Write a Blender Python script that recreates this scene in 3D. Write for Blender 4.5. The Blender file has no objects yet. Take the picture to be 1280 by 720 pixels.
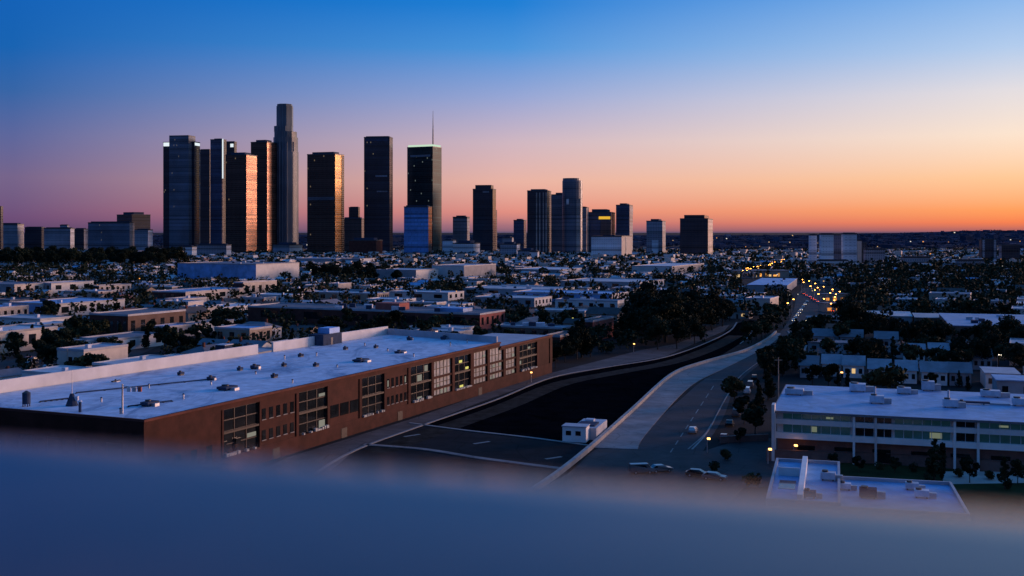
import bpy, math, random
import numpy as np
from mathutils import Vector
random.seed(7); rng = np.random.default_rng(11)
scene = bpy.context.scene
COL = scene.collection
R = math.radians
F, CZ, HY = 1400.0, 47.0, 290.0          # focal length (px of a 1280 frame), eye height, horizon row

# ------------------------------------------------------------------ helpers
def lin(c):
    return tuple((v/255/12.92 if v/255 <= .04045 else ((v/255+.055)/1.055)**2.4) for v in c)
def G(px, py, z=0.0):                     # survey: where a sight line meets the level z
    y = F*(CZ-z)/(py-HY)
    return Vector(((px-640)*y/F, y, z))
def PX(p):
    return 640+F*p[0]/p[1], HY+F*(CZ-p[2])/p[1]
def Zat(py, y):
    return CZ-(py-HY)*y/F

class MB:
    def __init__(s): s.v=[]; s.f=[]; s.m=[]
    def face(s, pts, mi=0):
        n=len(s.v); s.v += [tuple(p) for p in pts]; s.f.append(tuple(range(n,n+len(pts)))); s.m.append(mi)
    def prism(s, poly, z0, z1, ms=0, mt=None, bottom=False):
        mt = ms if mt is None else mt
        a = sum(poly[i][0]*poly[(i+1)%len(poly)][1]-poly[(i+1)%len(poly)][0]*poly[i][1] for i in range(len(poly)))
        if a < 0: poly = poly[::-1]
        k=len(poly); n=len(s.v)
        s.v += [(p[0],p[1],z0) for p in poly]+[(p[0],p[1],z1) for p in poly]
        for i in range(k):
            j=(i+1)%k; s.f.append((n+i,n+j,n+k+j,n+k+i)); s.m.append(ms)
        s.f.append(tuple(range(n+k,n+2*k))); s.m.append(mt)
        if bottom: s.f.append(tuple(range(n+k-1,n-1,-1))); s.m.append(ms)
    def obox(s, o, ex, ey, lx0, lx1, ly0, ly1, z0, z1, ms=0, mt=None):
        P=[(o[0]+ex[0]*a+ey[0]*b, o[1]+ex[1]*a+ey[1]*b) for a,b in ((lx0,ly0),(lx1,ly0),(lx1,ly1),(lx0,ly1))]
        s.prism(P,z0,z1,ms,mt,True)
    def box(s, x0,x1,y0,y1,z0,z1,ms=0,mt=None):
        s.prism([(x0,y0),(x1,y0),(x1,y1),(x0,y1)],z0,z1,ms,mt,True)
    def tube(s, p0, p1, r0, r1=None, k=8, mi=0, caps=True):
        r1 = r0 if r1 is None else r1
        p0,p1=Vector(p0),Vector(p1); d=(p1-p0).normalized()
        a=d.orthogonal().normalized(); b=d.cross(a); n=len(s.v)
        for p,r in ((p0,r0),(p1,r1)):
            for i in range(k):
                t=2*math.pi*i/k; s.v.append(tuple(p+a*(r*math.cos(t))+b*(r*math.sin(t))))
        for i in range(k):
            j=(i+1)%k; s.f.append((n+i,n+j,n+k+j,n+k+i)); s.m.append(mi)
        if caps:
            s.f.append(tuple(range(n+k,n+2*k))); s.m.append(mi); s.f.append(tuple(range(n+k-1,n-1,-1))); s.m.append(mi)
    def build(s, name, mats, parent=None, local=True):
        if not isinstance(mats,(list,tuple)): mats=[mats]
        me=bpy.data.meshes.new(name)
        v=s.v
        if parent is not None and local and parent.type=='EMPTY':
            i=parent.matrix_basis.inverted(); v=[tuple(i @ Vector(p)) for p in v]
        me.from_pydata(v,[],s.f)
        for m in mats: me.materials.append(m)
        if len(mats)>1: me.polygons.foreach_set('material_index', s.m)
        auto_uv(me); me.update()
        o=bpy.data.objects.new(name,me); COL.objects.link(o)
        if parent is not None: o.parent=parent
        return o

def auto_uv(me):
    nl=len(me.loops); npoly=len(me.polygons)
    if npoly==0: return
    co=np.empty(len(me.vertices)*3,dtype=np.float32); me.vertices.foreach_get('co',co); co=co.reshape(-1,3)
    lv=np.empty(nl,dtype=np.int32); me.loops.foreach_get('vertex_index',lv)
    nrm=np.empty(npoly*3,dtype=np.float32); me.polygons.foreach_get('normal',nrm); nrm=nrm.reshape(-1,3)
    lt=np.empty(npoly,dtype=np.int32); me.polygons.foreach_get('loop_total',lt)
    n=np.repeat(nrm,lt,axis=0); p=co[lv]
    t=np.stack([-n[:,1],n[:,0]],1); l=np.linalg.norm(t,axis=1,keepdims=True); t=t/np.maximum(l,1e-6)
    flat=np.abs(n[:,2])>.8
    u=np.where(flat,p[:,0],(p[:,:2]*t).sum(1)); v=np.where(flat,p[:,1],p[:,2])
    uv=me.uv_layers.new(name='uv'); uv.data.foreach_set('uv',np.stack([u,v],1).astype(np.float32).ravel())

def tag(o, label=None, cat=None, group=None, kind=None):
    if label: o['label']=label
    if cat: o['category']=cat
    if group: o['group']=group
    if kind: o['kind']=kind
    return o
def thing(name, label, cat, loc=(0,0,0), rz=0, group=None):
    o=bpy.data.objects.new(name,None); COL.objects.link(o); o.location=loc; o.rotation_euler=(0,0,rz)
    o.empty_display_size=.5
    o.matrix_basis  # evaluate
    return tag(o,label,cat,group)
KIDS={}
def copy_tree(src, parent=None):
    c=src.copy(); COL.objects.link(c)
    if parent is not None: c.parent=parent
    if src.name not in KIDS: KIDS[src.name]=list(src.children)
    for ch in KIDS[src.name]: copy_tree(ch,c)
    return c

# ------------------------------------------------------------------ materials
def nodes(m):
    m.use_nodes=True; nt=m.node_tree; nt.nodes.clear(); return nt
def mk(nt,t,**kw):
    n=nt.nodes.new(t)
    for k,v in kw.items(): setattr(n,k,v)
    return n
MATS={}
def mat(name, col, rough=.7, metal=0.0, var=.35, scale=.25, spec=.4, bump=0.0, scale2=None, coat=0.0, emit=None, es=0.0):
    if name in MATS: return MATS[name]
    m=bpy.data.materials.new(name); nt=nodes(m); L=nt.links.new
    out=mk(nt,'ShaderNodeOutputMaterial'); b=mk(nt,'ShaderNodeBsdfPrincipled'); L(b.outputs[0],out.inputs[0])
    b.inputs['Roughness'].default_value=rough; b.inputs['Metallic'].default_value=metal
    b.inputs['Specular IOR Level'].default_value=spec; b.inputs['Coat Weight'].default_value=coat
    geo=mk(nt,'ShaderNodeNewGeometry')
    n1=mk(nt,'ShaderNodeTexNoise'); n1.inputs['Scale'].default_value=scale; n1.inputs['Detail'].default_value=6; n1.inputs['Roughness'].default_value=.65
    L(geo.outputs['Position'],n1.inputs['Vector'])
    mr=mk(nt,'ShaderNodeMapRange'); mr.inputs['From Min'].default_value=.3; mr.inputs['From Max'].default_value=.7
    mr.inputs['To Min'].default_value=1-var; mr.inputs['To Max'].default_value=1+var*.6
    L(n1.outputs['Fac'],mr.inputs['Value'])
    mx=mk(nt,'ShaderNodeMix',data_type='RGBA',blend_type='MULTIPLY'); mx.inputs['Factor'].default_value=1
    mx.inputs['A'].default_value=(*col,1); cc=mk(nt,'ShaderNodeCombineColor')
    for i in range(3): L(mr.outputs[0],cc.inputs[i])
    L(cc.outputs[0],mx.inputs['B']); last=mx.outputs['Result']
    oi=mk(nt,'ShaderNodeObjectInfo'); mo=mk(nt,'ShaderNodeMapRange'); mo.inputs['To Min'].default_value=.8; mo.inputs['To Max'].default_value=1.15
    L(oi.outputs['Random'],mo.inputs['Value']); co=mk(nt,'ShaderNodeCombineColor')
    for i in range(3): L(mo.outputs[0],co.inputs[i])
    m2=mk(nt,'ShaderNodeMix',data_type='RGBA',blend_type='MULTIPLY'); m2.inputs['Factor'].default_value=1
    L(last,m2.inputs['A']); L(co.outputs[0],m2.inputs['B']); L(m2.outputs['Result'],b.inputs['Base Color'])
    if bump:
        bp=mk(nt,'ShaderNodeBump'); bp.inputs['Strength'].default_value=bump; bp.inputs['Distance'].default_value=.05
        n2=mk(nt,'ShaderNodeTexNoise'); n2.inputs['Scale'].default_value=scale2 or scale*8; L(geo.outputs['Position'],n2.inputs['Vector'])
        L(n2.outputs['Fac'],bp.inputs['Height']); L(bp.outputs[0],b.inputs['Normal'])
    if emit:
        b.inputs['Emission Color'].default_value=(*emit,1); b.inputs['Emission Strength'].default_value=es
    MATS[name]=m; return m

def roofing(name,col,ang=24,w=1.9,h=11):
    m=mat(name,col,.55,var=.3,scale=.3,spec=.35); nt=m.node_tree; L=nt.links.new
    b=[n for n in nt.nodes if n.type=='BSDF_PRINCIPLED'][0]; src=b.inputs['Base Color'].links[0].from_socket
    geo=mk(nt,'ShaderNodeNewGeometry'); mp=mk(nt,'ShaderNodeMapping'); mp.inputs['Rotation'].default_value=(0,0,R(ang)); L(geo.outputs['Position'],mp.inputs[0])
    br=mk(nt,'ShaderNodeTexBrick'); br.inputs['Scale'].default_value=1; br.inputs['Brick Width'].default_value=w; br.inputs['Row Height'].default_value=h; br.inputs['Mortar Size'].default_value=.05
    br.inputs['Color1'].default_value=(1,1,1,1); br.inputs['Color2'].default_value=(.86,.88,.9,1); br.inputs['Mortar'].default_value=(.6,.62,.66,1); L(mp.outputs[0],br.inputs['Vector'])
    mx=mk(nt,'ShaderNodeMix',data_type='RGBA',blend_type='MULTIPLY'); mx.inputs['Factor'].default_value=.8; L(src,mx.inputs['A']); L(br.outputs['Color'],mx.inputs['B'])
    nz=mk(nt,'ShaderNodeTexNoise'); nz.inputs['Scale'].default_value=.07; nz.inputs['Detail'].default_value=8; nz.inputs['Roughness'].default_value=.7; nz.inputs['Distortion'].default_value=1.2
    mq=mk(nt,'ShaderNodeMapping'); mq.inputs['Rotation'].default_value=(0,0,R(ang)); mq.inputs['Scale'].default_value=(1,.45,1); L(geo.outputs['Position'],mq.inputs[0]); L(mq.outputs[0],nz.inputs['Vector'])
    rp=mk(nt,'ShaderNodeMapRange'); rp.inputs['From Min'].default_value=.53; rp.inputs['From Max'].default_value=.66; L(nz.outputs['Fac'],rp.inputs['Value'])
    m3=mk(nt,'ShaderNodeMix',data_type='RGBA'); L(rp.outputs[0],m3.inputs['Factor']); L(mx.outputs['Result'],m3.inputs['A']); m3.inputs['B'].default_value=(.17,.25,.38,1)
    L(m3.outputs['Result'],b.inputs['Base Color']); return m
def paving(name,col,ang=25,spec=.25,k=1.0):
    m=mat(name,col,.85,var=.4,scale=.15,spec=spec); nt=m.node_tree; L=nt.links.new
    b=[n for n in nt.nodes if n.type=='BSDF_PRINCIPLED'][0]; src=b.inputs['Base Color'].links[0].from_socket
    geo=mk(nt,'ShaderNodeNewGeometry'); mp=mk(nt,'ShaderNodeMapping'); mp.inputs['Rotation'].default_value=(0,0,R(ang)); L(geo.outputs['Position'],mp.inputs[0])
    br=mk(nt,'ShaderNodeTexBrick'); br.inputs['Scale'].default_value=1; br.inputs['Brick Width'].default_value=9; br.inputs['Row Height'].default_value=3.4; br.inputs['Mortar Size'].default_value=.06; br.inputs['Bias'].default_value=-.3
    br.inputs['Color1'].default_value=(1,1,1,1); br.inputs['Color2'].default_value=(.55,.56,.6,1); br.inputs['Mortar'].default_value=(.45,.45,.45,1); L(mp.outputs[0],br.inputs['Vector'])
    m1=mk(nt,'ShaderNodeMix',data_type='RGBA',blend_type='MULTIPLY'); m1.inputs['Factor'].default_value=.6*k; L(src,m1.inputs['A']); L(br.outputs['Color'],m1.inputs['B'])
    wn=mk(nt,'ShaderNodeTexNoise'); wn.inputs['Scale'].default_value=.25; L(geo.outputs['Position'],wn.inputs['Vector']); ad=mk(nt,'ShaderNodeMix',data_type='VECTOR'); ad.inputs['Factor'].default_value=.04
    vo=mk(nt,'ShaderNodeTexVoronoi',feature='DISTANCE_TO_EDGE'); vo.inputs['Scale'].default_value=.11; L(geo.outputs['Position'],vo.inputs['Vector'])
    r=mk(nt,'ShaderNodeMapRange'); r.inputs['From Min'].default_value=.0; r.inputs['From Max'].default_value=.02; r.inputs['To Min'].default_value=.35; r.inputs['To Max'].default_value=1; L(vo.outputs['Distance'],r.inputs['Value'])
    c=mk(nt,'ShaderNodeCombineColor'); [L(r.outputs[0],c.inputs[i]) for i in range(3)]
    m2=mk(nt,'ShaderNodeMix',data_type='RGBA',blend_type='MULTIPLY'); m2.inputs['Factor'].default_value=.8*k; L(m1.outputs['Result'],m2.inputs['A']); L(c.outputs[0],m2.inputs['B']); L(m2.outputs['Result'],b.inputs['Base Color']); return m
def facade(name, glass, frame, w=3.0, h=4.0, mortar=.5, lit=.01, metal=.0, rough=.12, litcol=(1,.8,.5), lits=.5, spec=.5, wav=True, spandrel=None, frough=.5):
    """curtain wall: panes w x h metres with frames between, a few lit panes, slightly uneven glass"""
    if name in MATS: return MATS[name]
    m=bpy.data.materials.new(name); nt=nodes(m); L=nt.links.new
    out=mk(nt,'ShaderNodeOutputMaterial'); b=mk(nt,'ShaderNodeBsdfPrincipled'); L(b.outputs[0],out.inputs[0])
    uv=mk(nt,'ShaderNodeUVMap'); uv.uv_map='uv'
    br=mk(nt,'ShaderNodeTexBrick'); br.offset=0; br.squash=1
    br.inputs['Scale'].default_value=1; br.inputs['Brick Width'].default_value=w; br.inputs['Row Height'].default_value=h
    br.inputs['Mortar Size'].default_value=mortar; br.inputs['Mortar Smooth'].default_value=.0
    br.inputs['Color1'].default_value=(*glass,1); br.inputs['Color2'].default_value=(*[g*.7 for g in glass],1); br.inputs['Mortar'].default_value=(*frame,1)
    L(uv.outputs[0],br.inputs['Vector'])
    # large soft tone change over the face
    geo=mk(nt,'ShaderNodeNewGeometry'); nz=mk(nt,'ShaderNodeTexNoise'); nz.inputs['Scale'].default_value=.02; L(geo.outputs['Position'],nz.inputs['Vector'])
    mr=mk(nt,'ShaderNodeMapRange'); mr.inputs['From Min'].default_value=.3; mr.inputs['From Max'].default_value=.7; mr.inputs['To Min'].default_value=.7; mr.inputs['To Max'].default_value=1.2
    L(nz.outputs['Fac'],mr.inputs['Value']); cc=mk(nt,'ShaderNodeCombineColor')
    for i in range(3): L(mr.outputs[0],cc.inputs[i])
    mx=mk(nt,'ShaderNodeMix',data_type='RGBA',blend_type='MULTIPLY'); mx.inputs['Factor'].default_value=1
    L(br.outputs['Color'],mx.inputs['A']); L(cc.outputs[0],mx.inputs['B'])
    s2=mk(nt,'ShaderNodeSeparateXYZ'); L(uv.outputs[0],s2.inputs[0]); d2=mk(nt,'ShaderNodeMath',operation='DIVIDE'); d2.inputs[1].default_value=h; L(s2.outputs['Y'],d2.inputs[0]); f2=mk(nt,'ShaderNodeMath',operation='FLOOR'); L(d2.outputs[0],f2.inputs[0])
    w2=mk(nt,'ShaderNodeTexWhiteNoise',noise_dimensions='1D'); L(f2.outputs[0],w2.inputs['W']); r2=mk(nt,'ShaderNodeMapRange'); r2.inputs['To Min'].default_value=.55; r2.inputs['To Max'].default_value=1.35; L(w2.outputs['Value'],r2.inputs['Value'])
    c2=mk(nt,'ShaderNodeCombineColor'); [L(r2.outputs[0],c2.inputs[i]) for i in range(3)]
    m2=mk(nt,'ShaderNodeMix',data_type='RGBA',blend_type='MULTIPLY'); m2.inputs['Factor'].default_value=1; L(mx.outputs['Result'],m2.inputs['A']); L(c2.outputs[0],m2.inputs['B']); L(m2.outputs['Result'],b.inputs['Base Color'])
    inv=mk(nt,'ShaderNodeMath',operation='SUBTRACT'); inv.inputs[0].default_value=1; L(br.outputs['Fac'],inv.inputs[1])
    mm=mk(nt,'ShaderNodeMath',operation='MULTIPLY'); mm.inputs[1].default_value=metal; L(inv.outputs[0],mm.inputs[0]); L(mm.outputs[0],b.inputs['Metallic'])
    rr=mk(nt,'ShaderNodeMapRange'); rr.inputs['To Min'].default_value=rough; rr.inputs['To Max'].default_value=frough; L(br.outputs['Fac'],rr.inputs['Value']); L(rr.outputs[0],b.inputs['Roughness'])
    b.inputs['Specular IOR Level'].default_value=spec
    # cells
    sp=mk(nt,'ShaderNodeSeparateXYZ'); L(uv.outputs[0],sp.inputs[0]); cv=mk(nt,'ShaderNodeCombineXYZ')
    for i,(ax,d) in enumerate((('X',w),('Y',h))):
        dv=mk(nt,'ShaderNodeMath',operation='DIVIDE'); dv.inputs[1].default_value=d; L(sp.outputs[ax],dv.inputs[0])
        fl=mk(nt,'ShaderNodeMath',operation='FLOOR'); L(dv.outputs[0],fl.inputs[0]); L(fl.outputs[0],cv.inputs[i])
    wn=mk(nt,'ShaderNodeTexWhiteNoise',noise_dimensions='2D'); L(cv.outputs[0],wn.inputs['Vector'])
    if lit>0:
        gt=mk(nt,'ShaderNodeMath',operation='GREATER_THAN'); gt.inputs[1].default_value=1-lit; L(wn.outputs['Value'],gt.inputs[0])
        e1=mk(nt,'ShaderNodeMath',operation='MULTIPLY'); L(gt.outputs[0],e1.inputs[0]); L(inv.outputs[0],e1.inputs[1])
        e2=mk(nt,'ShaderNodeMath',operation='MULTIPLY'); e2.inputs[1].default_value=lits; L(e1.outputs[0],e2.inputs[0])
        b.inputs['Emission Color'].default_value=(*litcol,1); L(e2.outputs[0],b.inputs['Emission Strength'])
    if wav:
        bp=mk(nt,'ShaderNodeBump'); bp.inputs['Strength'].default_value=.06; bp.inputs['Distance'].default_value=.4
        L(wn.outputs['Value'],bp.inputs['Height']); L(bp.outputs[0],b.inputs['Normal'])
    MATS[name]=m; return m

def glow(name, col, s):
    if name in MATS: return MATS[name]
    m=bpy.data.materials.new(name); nt=nodes(m)
    o=mk(nt,'ShaderNodeOutputMaterial'); e=mk(nt,'ShaderNodeEmission'); e.inputs[0].default_value=(*col,1); e.inputs[1].default_value=s
    nt.links.new(e.outputs[0],o.inputs[0]); MATS[name]=m; return m

# ------------------------------------------------------------------ world, sun, camera
SUN_AZ, SUN_EL = 62.0, 1.5                 # degrees right of the view axis; just at the horizon
def make_world():
    w=bpy.data.worlds.new('World'); scene.world=w; w.use_nodes=True; nt=w.node_tree; nt.nodes.clear(); L=nt.links.new
    out=mk(nt,'ShaderNodeOutputWorld')
    tc=mk(nt,'ShaderNodeTexCoord'); nm=mk(nt,'ShaderNodeVectorMath',operation='NORMALIZE'); L(tc.outputs['Generated'],nm.inputs[0])
    sp=mk(nt,'ShaderNodeSeparateXYZ'); L(nm.outputs[0],sp.inputs[0])
    az=mk(nt,'ShaderNodeMath',operation='ARCTAN2'); L(sp.outputs['X'],az.inputs[0]); L(sp.outputs['Y'],az.inputs[1])   # 0 ahead, + right
    zz=mk(nt,'ShaderNodeMath',operation='MAXIMUM'); zz.inputs[1].default_value=0; L(sp.outputs['Z'],zz.inputs[0])
    zr=mk(nt,'ShaderNodeMath',operation='POWER'); zr.inputs[1].default_value=.5; L(zz.outputs[0],zr.inputs[0])        # sqrt spreads the low sky over the ramp
    def ramp(stops,gain=1.0):
        r=mk(nt,'ShaderNodeValToRGB'); e=r.color_ramp.elements
        stops=[(math.sqrt(z),c) for z,c in stops]
        e[0].position=stops[0][0]; e[1].position=stops[-1][0]
        for z,c in stops[1:-1]: e.new(z)
        for i,(z,c) in enumerate(stops): e[i].position=z; e[i].color=(*[x*gain for x in lin(c)],1)
        L(zr.outputs[0],r.inputs[0]); return r.outputs[0]
    left =ramp([(0,(78,66,100)),(.012,(112,80,124)),(.045,(120,102,144)),(.08,(92,104,162)),(.115,(50,102,172)),(.15,(6,100,184)),(.2,(0,98,190)),(.4,(0,102,192)),(1,(40,108,184))],.92)
    mid  =ramp([(0,(96,84,112)),(.006,(166,112,124)),(.018,(224,142,130)),(.045,(232,178,164)),(.08,(206,180,192)),(.12,(148,164,212)),(.162,(70,146,218)),(.2,(14,124,212)),(.4,(36,120,208)),(1,(40,108,184))])
    right=ramp([(0,(118,84,104)),(.003,(196,108,96)),(.008,(246,128,82)),(.018,(255,158,94)),(.045,(255,200,152)),(.08,(250,226,206)),(.115,(226,220,224)),(.15,(176,202,236)),(.2,(120,174,234)),(.4,(84,148,222)),(1,(40,108,184))])
    sun  =ramp([(0,(255,120,60)),(.03,(255,190,110)),(.1,(255,230,185)),(.2,(195,208,230)),(.4,(115,165,222)),(1,(40,108,184))])
    back =ramp([(0,(52,56,80)),(.05,(78,74,108)),(.12,(80,90,134)),(.25,(54,90,146)),(.5,(36,94,164)),(1,(40,108,184))])
    def mixr(a,b,lo,hi):
        mr=mk(nt,'ShaderNodeMapRange',interpolation_type='SMOOTHSTEP' if hi-lo>R(30) else 'LINEAR'); mr.inputs['From Min'].default_value=lo; mr.inputs['From Max'].default_value=hi
        L(az.outputs[0],mr.inputs['Value']); mx=mk(nt,'ShaderNodeMix',data_type='RGBA'); L(mr.outputs[0],mx.inputs['Factor']); L(a,mx.inputs['A']); L(b,mx.inputs['B']); return mx.outputs['Result']
    c=mixr(back,left,R(-95),R(-24)); c=mixr(c,mid,R(-24),R(0)); c=mixr(c,right,R(0),R(24)); c=mixr(c,sun,R(24),R(56)); c=mixr(c,back,R(80),R(150))
    bg=mk(nt,'ShaderNodeBackground'); L(c,bg.inputs[0]); bg.inputs[1].default_value=1.0
    sky=mk(nt,'ShaderNodeTexSky'); sky.sky_type='NISHITA'; sky.sun_disc=False; sky.sun_elevation=R(SUN_EL); sky.sun_rotation=R(SUN_AZ)
    b2=mk(nt,'ShaderNodeBackground'); L(sky.outputs[0],b2.inputs[0]); b2.inputs[1].default_value=.008
    ad=mk(nt,'ShaderNodeAddShader'); L(bg.outputs[0],ad.inputs[0]); L(b2.outputs[0],ad.inputs[1]); L(ad.outputs[0],out.inputs[0])
make_world()
sl=bpy.data.lights.new('sun','SUN'); sl.energy=4.0; sl.angle=R(20); sl.color=(1,.56,.42)
so=bpy.data.objects.new('sun',sl); COL.objects.link(so)
sd=Vector((math.sin(R(SUN_AZ))*math.cos(R(4)),math.cos(R(SUN_AZ))*math.cos(R(4)),math.sin(R(4))))
so.rotation_euler=(-sd).to_track_quat('-Z','Y').to_euler()
cam=bpy.data.cameras.new('camera'); co=bpy.data.objects.new('camera',cam); COL.objects.link(co); scene.camera=co
co.location=(0,0,CZ); co.rotation_euler=(R(90),0,0)
cam.sensor_width=36; cam.lens=36*F/1280; cam.shift_y=-(360-HY)/1280; cam.clip_start=.05; cam.clip_end=90000
cam.dof.use_dof=True; cam.dof.focus_distance=600; cam.dof.aperture_fstop=2.3
scene.view_settings.view_transform='Standard'; scene.view_settings.look='None'; scene.view_settings.exposure=0
scene.render.engine='CYCLES'
try:
    scene.cycles.use_denoising=True; scene.cycles.denoiser='OPENIMAGEDENOISE'
except Exception: pass
scene.cycles.max_bounces=5; scene.cycles.diffuse_bounces=2; scene.cycles.glossy_bounces=3

# ------------------------------------------------------------------ palette
M={}
M['asphalt']=paving('asphalt',(.048,.045,.046))
M['wallc']=mat('pale_low_wall',(.46,.42,.39),.8,var=.3,scale=.5)
M['nearblack']=paving('fresh_asphalt',(.0066,.0064,.0085),30,.0)  # dark asphalt, blackened to stand in for the depth of a sunken channel
M['road']=paving('road_asphalt',(.05,.051,.06),35)
M['conc']=paving('concrete',(.29,.262,.255),50,.3,.7)
M['pave']=paving('pavement',(.13,.108,.106))
M['kerb']=mat('kerb',(.27,.255,.245),.8,var=.25,scale=.5)
M['paint']=mat('road_paint',(.22,.22,.21),.7,var=.4,scale=1)
M['earth']=mat('earth',(.024,.024,.025),.95,var=.7,scale=.015,spec=.1)
M['grass']=mat('lawn',(.03,.05,.018),.95,var=.5,scale=.15,spec=.1)
M['hill']=mat('hillside',(.05,.062,.105),.95,var=.55,scale=.006,spec=.0)  # bluish base colour stands in for air haze over the hills
M['brick']=mat('brick_wall',(.064,.0205,.0145),.85,var=.4,scale=.35,spec=.2)
M['brick2']=mat('dark_brick',(.13,.046,.036),.85,var=.4,scale=.2,spec=.2)
M['redwall']=mat('red_wall',(.36,.10,.08),.85,var=.25,scale=.3)
M['terra']=mat('terracotta_wall',(.22,.12,.10),.85,var=.3,scale=.4)
M['memb']=roofing('white_membrane_roof',(.54,.62,.74))
M['memb2']=mat('pale_membrane_roof',(.42,.43,.47),.6,var=.35,scale=.12)
M['white']=mat('white_wall',(.74,.72,.70),.75,var=.16,scale=.2)
M['cream']=mat('cream_wall',(.62,.54,.47),.8,var=.2,scale=.2)
M['grey']=mat('grey_wall',(.33,.34,.37),.8,var=.25,scale=.2)
M['tan']=mat('tan_wall',(.42,.32,.25),.8,var=.25,scale=.2)
M['brown']=mat('brown_wall',(.17,.10,.075),.85,var=.3,scale=.2)
M['blue']=mat('blue_metal_wall',(.24,.46,.82),.5,var=.45,scale=.12)
M['deck']=roofing('blue_deck_roof',(.20,.40,.68),-17,3,9)  # pale membrane turned blue, sky light put into its colour
M['rwhite']=mat('white_roof',(.60,.60,.62),.7,var=.3,scale=.2)
M['rgrey']=mat('grey_roof',(.17,.18,.21),.8,var=.35,scale=.2)
M['rdark']=mat('dark_shingle_roof',(.07,.068,.07),.9,var=.4,scale=.3)
M['rblue']=roofing('blue_roof',(.27,.44,.68),-17,2.4,14)
M['rred']=mat('red_tile_roof',(.24,.09,.06),.85,var=.35,scale=.4)
M['metal']=mat('galvanised_metal',(.42,.43,.45),.45,metal=.6,var=.25,scale=1)
M['dmetal']=mat('dark_metal',(.06,.065,.075),.5,metal=.3,var=.3,scale=1)
M['unit']=mat('rooftop_unit',(.045,.065,.11),.9,var=.3,scale=.8,spec=.1)
M['unitw']=mat('white_rooftop_unit',(.60,.63,.70),.6,var=.25,scale=.8)
M['glassd']=mat('dark_window_glass',(.012,.016,.02),.08,var=.5,scale=.4,spec=.6)
M['glasst']=mat('teal_window_glass',(.03,.075,.10),.12,var=.7,scale=.35,spec=.7,emit=(.06,.30,.42),es=.035)  # weak emission added to brighten the teal panes
M['blind']=mat('window_blind',(.33,.31,.31),.8,var=.55,scale=.6,emit=(1,.85,.75),es=.035)
M['frame']=mat('window_frame',(.035,.022,.02),.6,var=.3,scale=1)
M['bark']=mat('tree_bark',(.06,.045,.035),.95,var=.4,scale=2)
M['leaf']=mat('leaves_dark',(.026,.036,.018),.9,var=.7,scale=.35,spec=.15)
M['leaf2']=mat('leaves_olive',(.045,.05,.022),.9,var=.7,scale=.3,spec=.15)
M['leaf3']=mat('leaves_deep',(.015,.024,.014),.9,var=.7,scale=.3,spec=.1)
M['rubber']=mat('tyre_rubber',(.02,.02,.02),.85,var=.2,scale=3)
for k,c in (('cwhite',(.7,.7,.7)),('csilver',(.35,.36,.38)),('cblack',(.02,.02,.022)),('cred',(.3,.03,.025)),('cblue',(.05,.09,.2)),('cgrey',(.14,.145,.15))):
    M[k]=mat('car_paint_'+k[1:],c,.3,metal=.2,var=.08,scale=1,coat=.4)
M['warmlit']=glow('lit_window_warm',(1,.66,.3),.75)
M['yellit']=glow('lit_window_yellow',(.95,.85,.22),.8)
M['whitelit']=glow('lit_sign_white',(.85,.95,1),.95)
M['orangelamp']=glow('sodium_lamp',(1,.36,.05),22)
M['whitelamp']=glow('white_lamp',(1,.85,.65),6)
M['headlamp']=glow('car_headlamp',(1,.78,.5),3.5)
M['taillamp']=glow('car_tail_lamp',(1,.09,.03),9)

# street grid of the district: streets run along U, fronts face -U and -V
TH=R(24.9); U=Vector((math.sin(TH),math.cos(TH))); V=Vector((-math.cos(TH),math.sin(TH)))
THR=R(17.5)

# ------------------------------------------------------------------ occupancy of the ground
class Occ:
    def __init__(s): s.x0,s.y0,s.c=-1500,120,2.0; s.g=np.zeros((1500,1600),dtype=bool)
    def _cells(s,poly):
        P=np.array([(p[0],p[1]) for p in poly]); lo=P.min(0); hi=P.max(0)
        i0=max(0,int((lo[0]-s.x0)/s.c)); i1=min(s.g.shape[0]-1,int((hi[0]-s.x0)/s.c)+1)
        j0=max(0,int((lo[1]-s.y0)/s.c)); j1=min(s.g.shape[1]-1,int((hi[1]-s.y0)/s.c)+1)
        if i1<=i0 or j1<=j0: return None
        X,Y=np.meshgrid(s.x0+(np.arange(i0,i1)+.5)*s.c, s.y0+(np.arange(j0,j1)+.5)*s.c, indexing='ij')
        ins=np.zeros(X.shape,bool); n=len(P)
        for a in range(n):
            x1,y1=P[a]; x2,y2=P[(a+1)%n]
            if y1==y2: continue
            c=((y1>Y)!=(y2>Y)) & (X<(x2-x1)*(Y-y1)/(y2-y1)+x1); ins^=c
        return (slice(i0,i1),slice(j0,j1)),ins
    def mark(s,poly):
        r=s._cells(poly)
        if r: s.g[r[0]] |= r[1]
    def free(s,poly):
        r=s._cells(poly)
        return r is not None and not (s.g[r[0]] & r[1]).any()
    def sq(s,x,y,r):
        return (slice(max(0,int((x-r-s.x0)/s.c)),max(0,int((x+r-s.x0)/s.c)+1)),slice(max(0,int((y-r-s.y0)/s.c)),max(0,int((y+r-s.y0)/s.c)+1)))
OCC=Occ()
OPEN=[]                                   # (x0, x1, y0, y1, depth): places with open ground before them, seen over from the terrace
def opened(x,y,h,w,share=.35):
    px=640+F*x/y; hw=F*w/2/y; t=HY+F*(CZ-h)/y
    for x0,x1,y0,y1,Y in OPEN:
        if y<Y-1 and px+hw>x0 and px-hw<x1 and t<y1-share*(y1-y0) and HY+F*CZ/y>y0: return True
    return False
def rect(c,ex,ey,a,b,pad=0):
    return [(c[0]+ex[0]*i*(a+pad)+ey[0]*j*(b+pad), c[1]+ex[1]*i*(a+pad)+ey[1]*j*(b+pad)) for i,j in ((-1,-1),(1,-1),(1,1),(-1,1))]
def circ(x,y,r): return [(x+r*math.cos(t*.785),y+r*math.sin(t*.785)) for t in range(8)]

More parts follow.
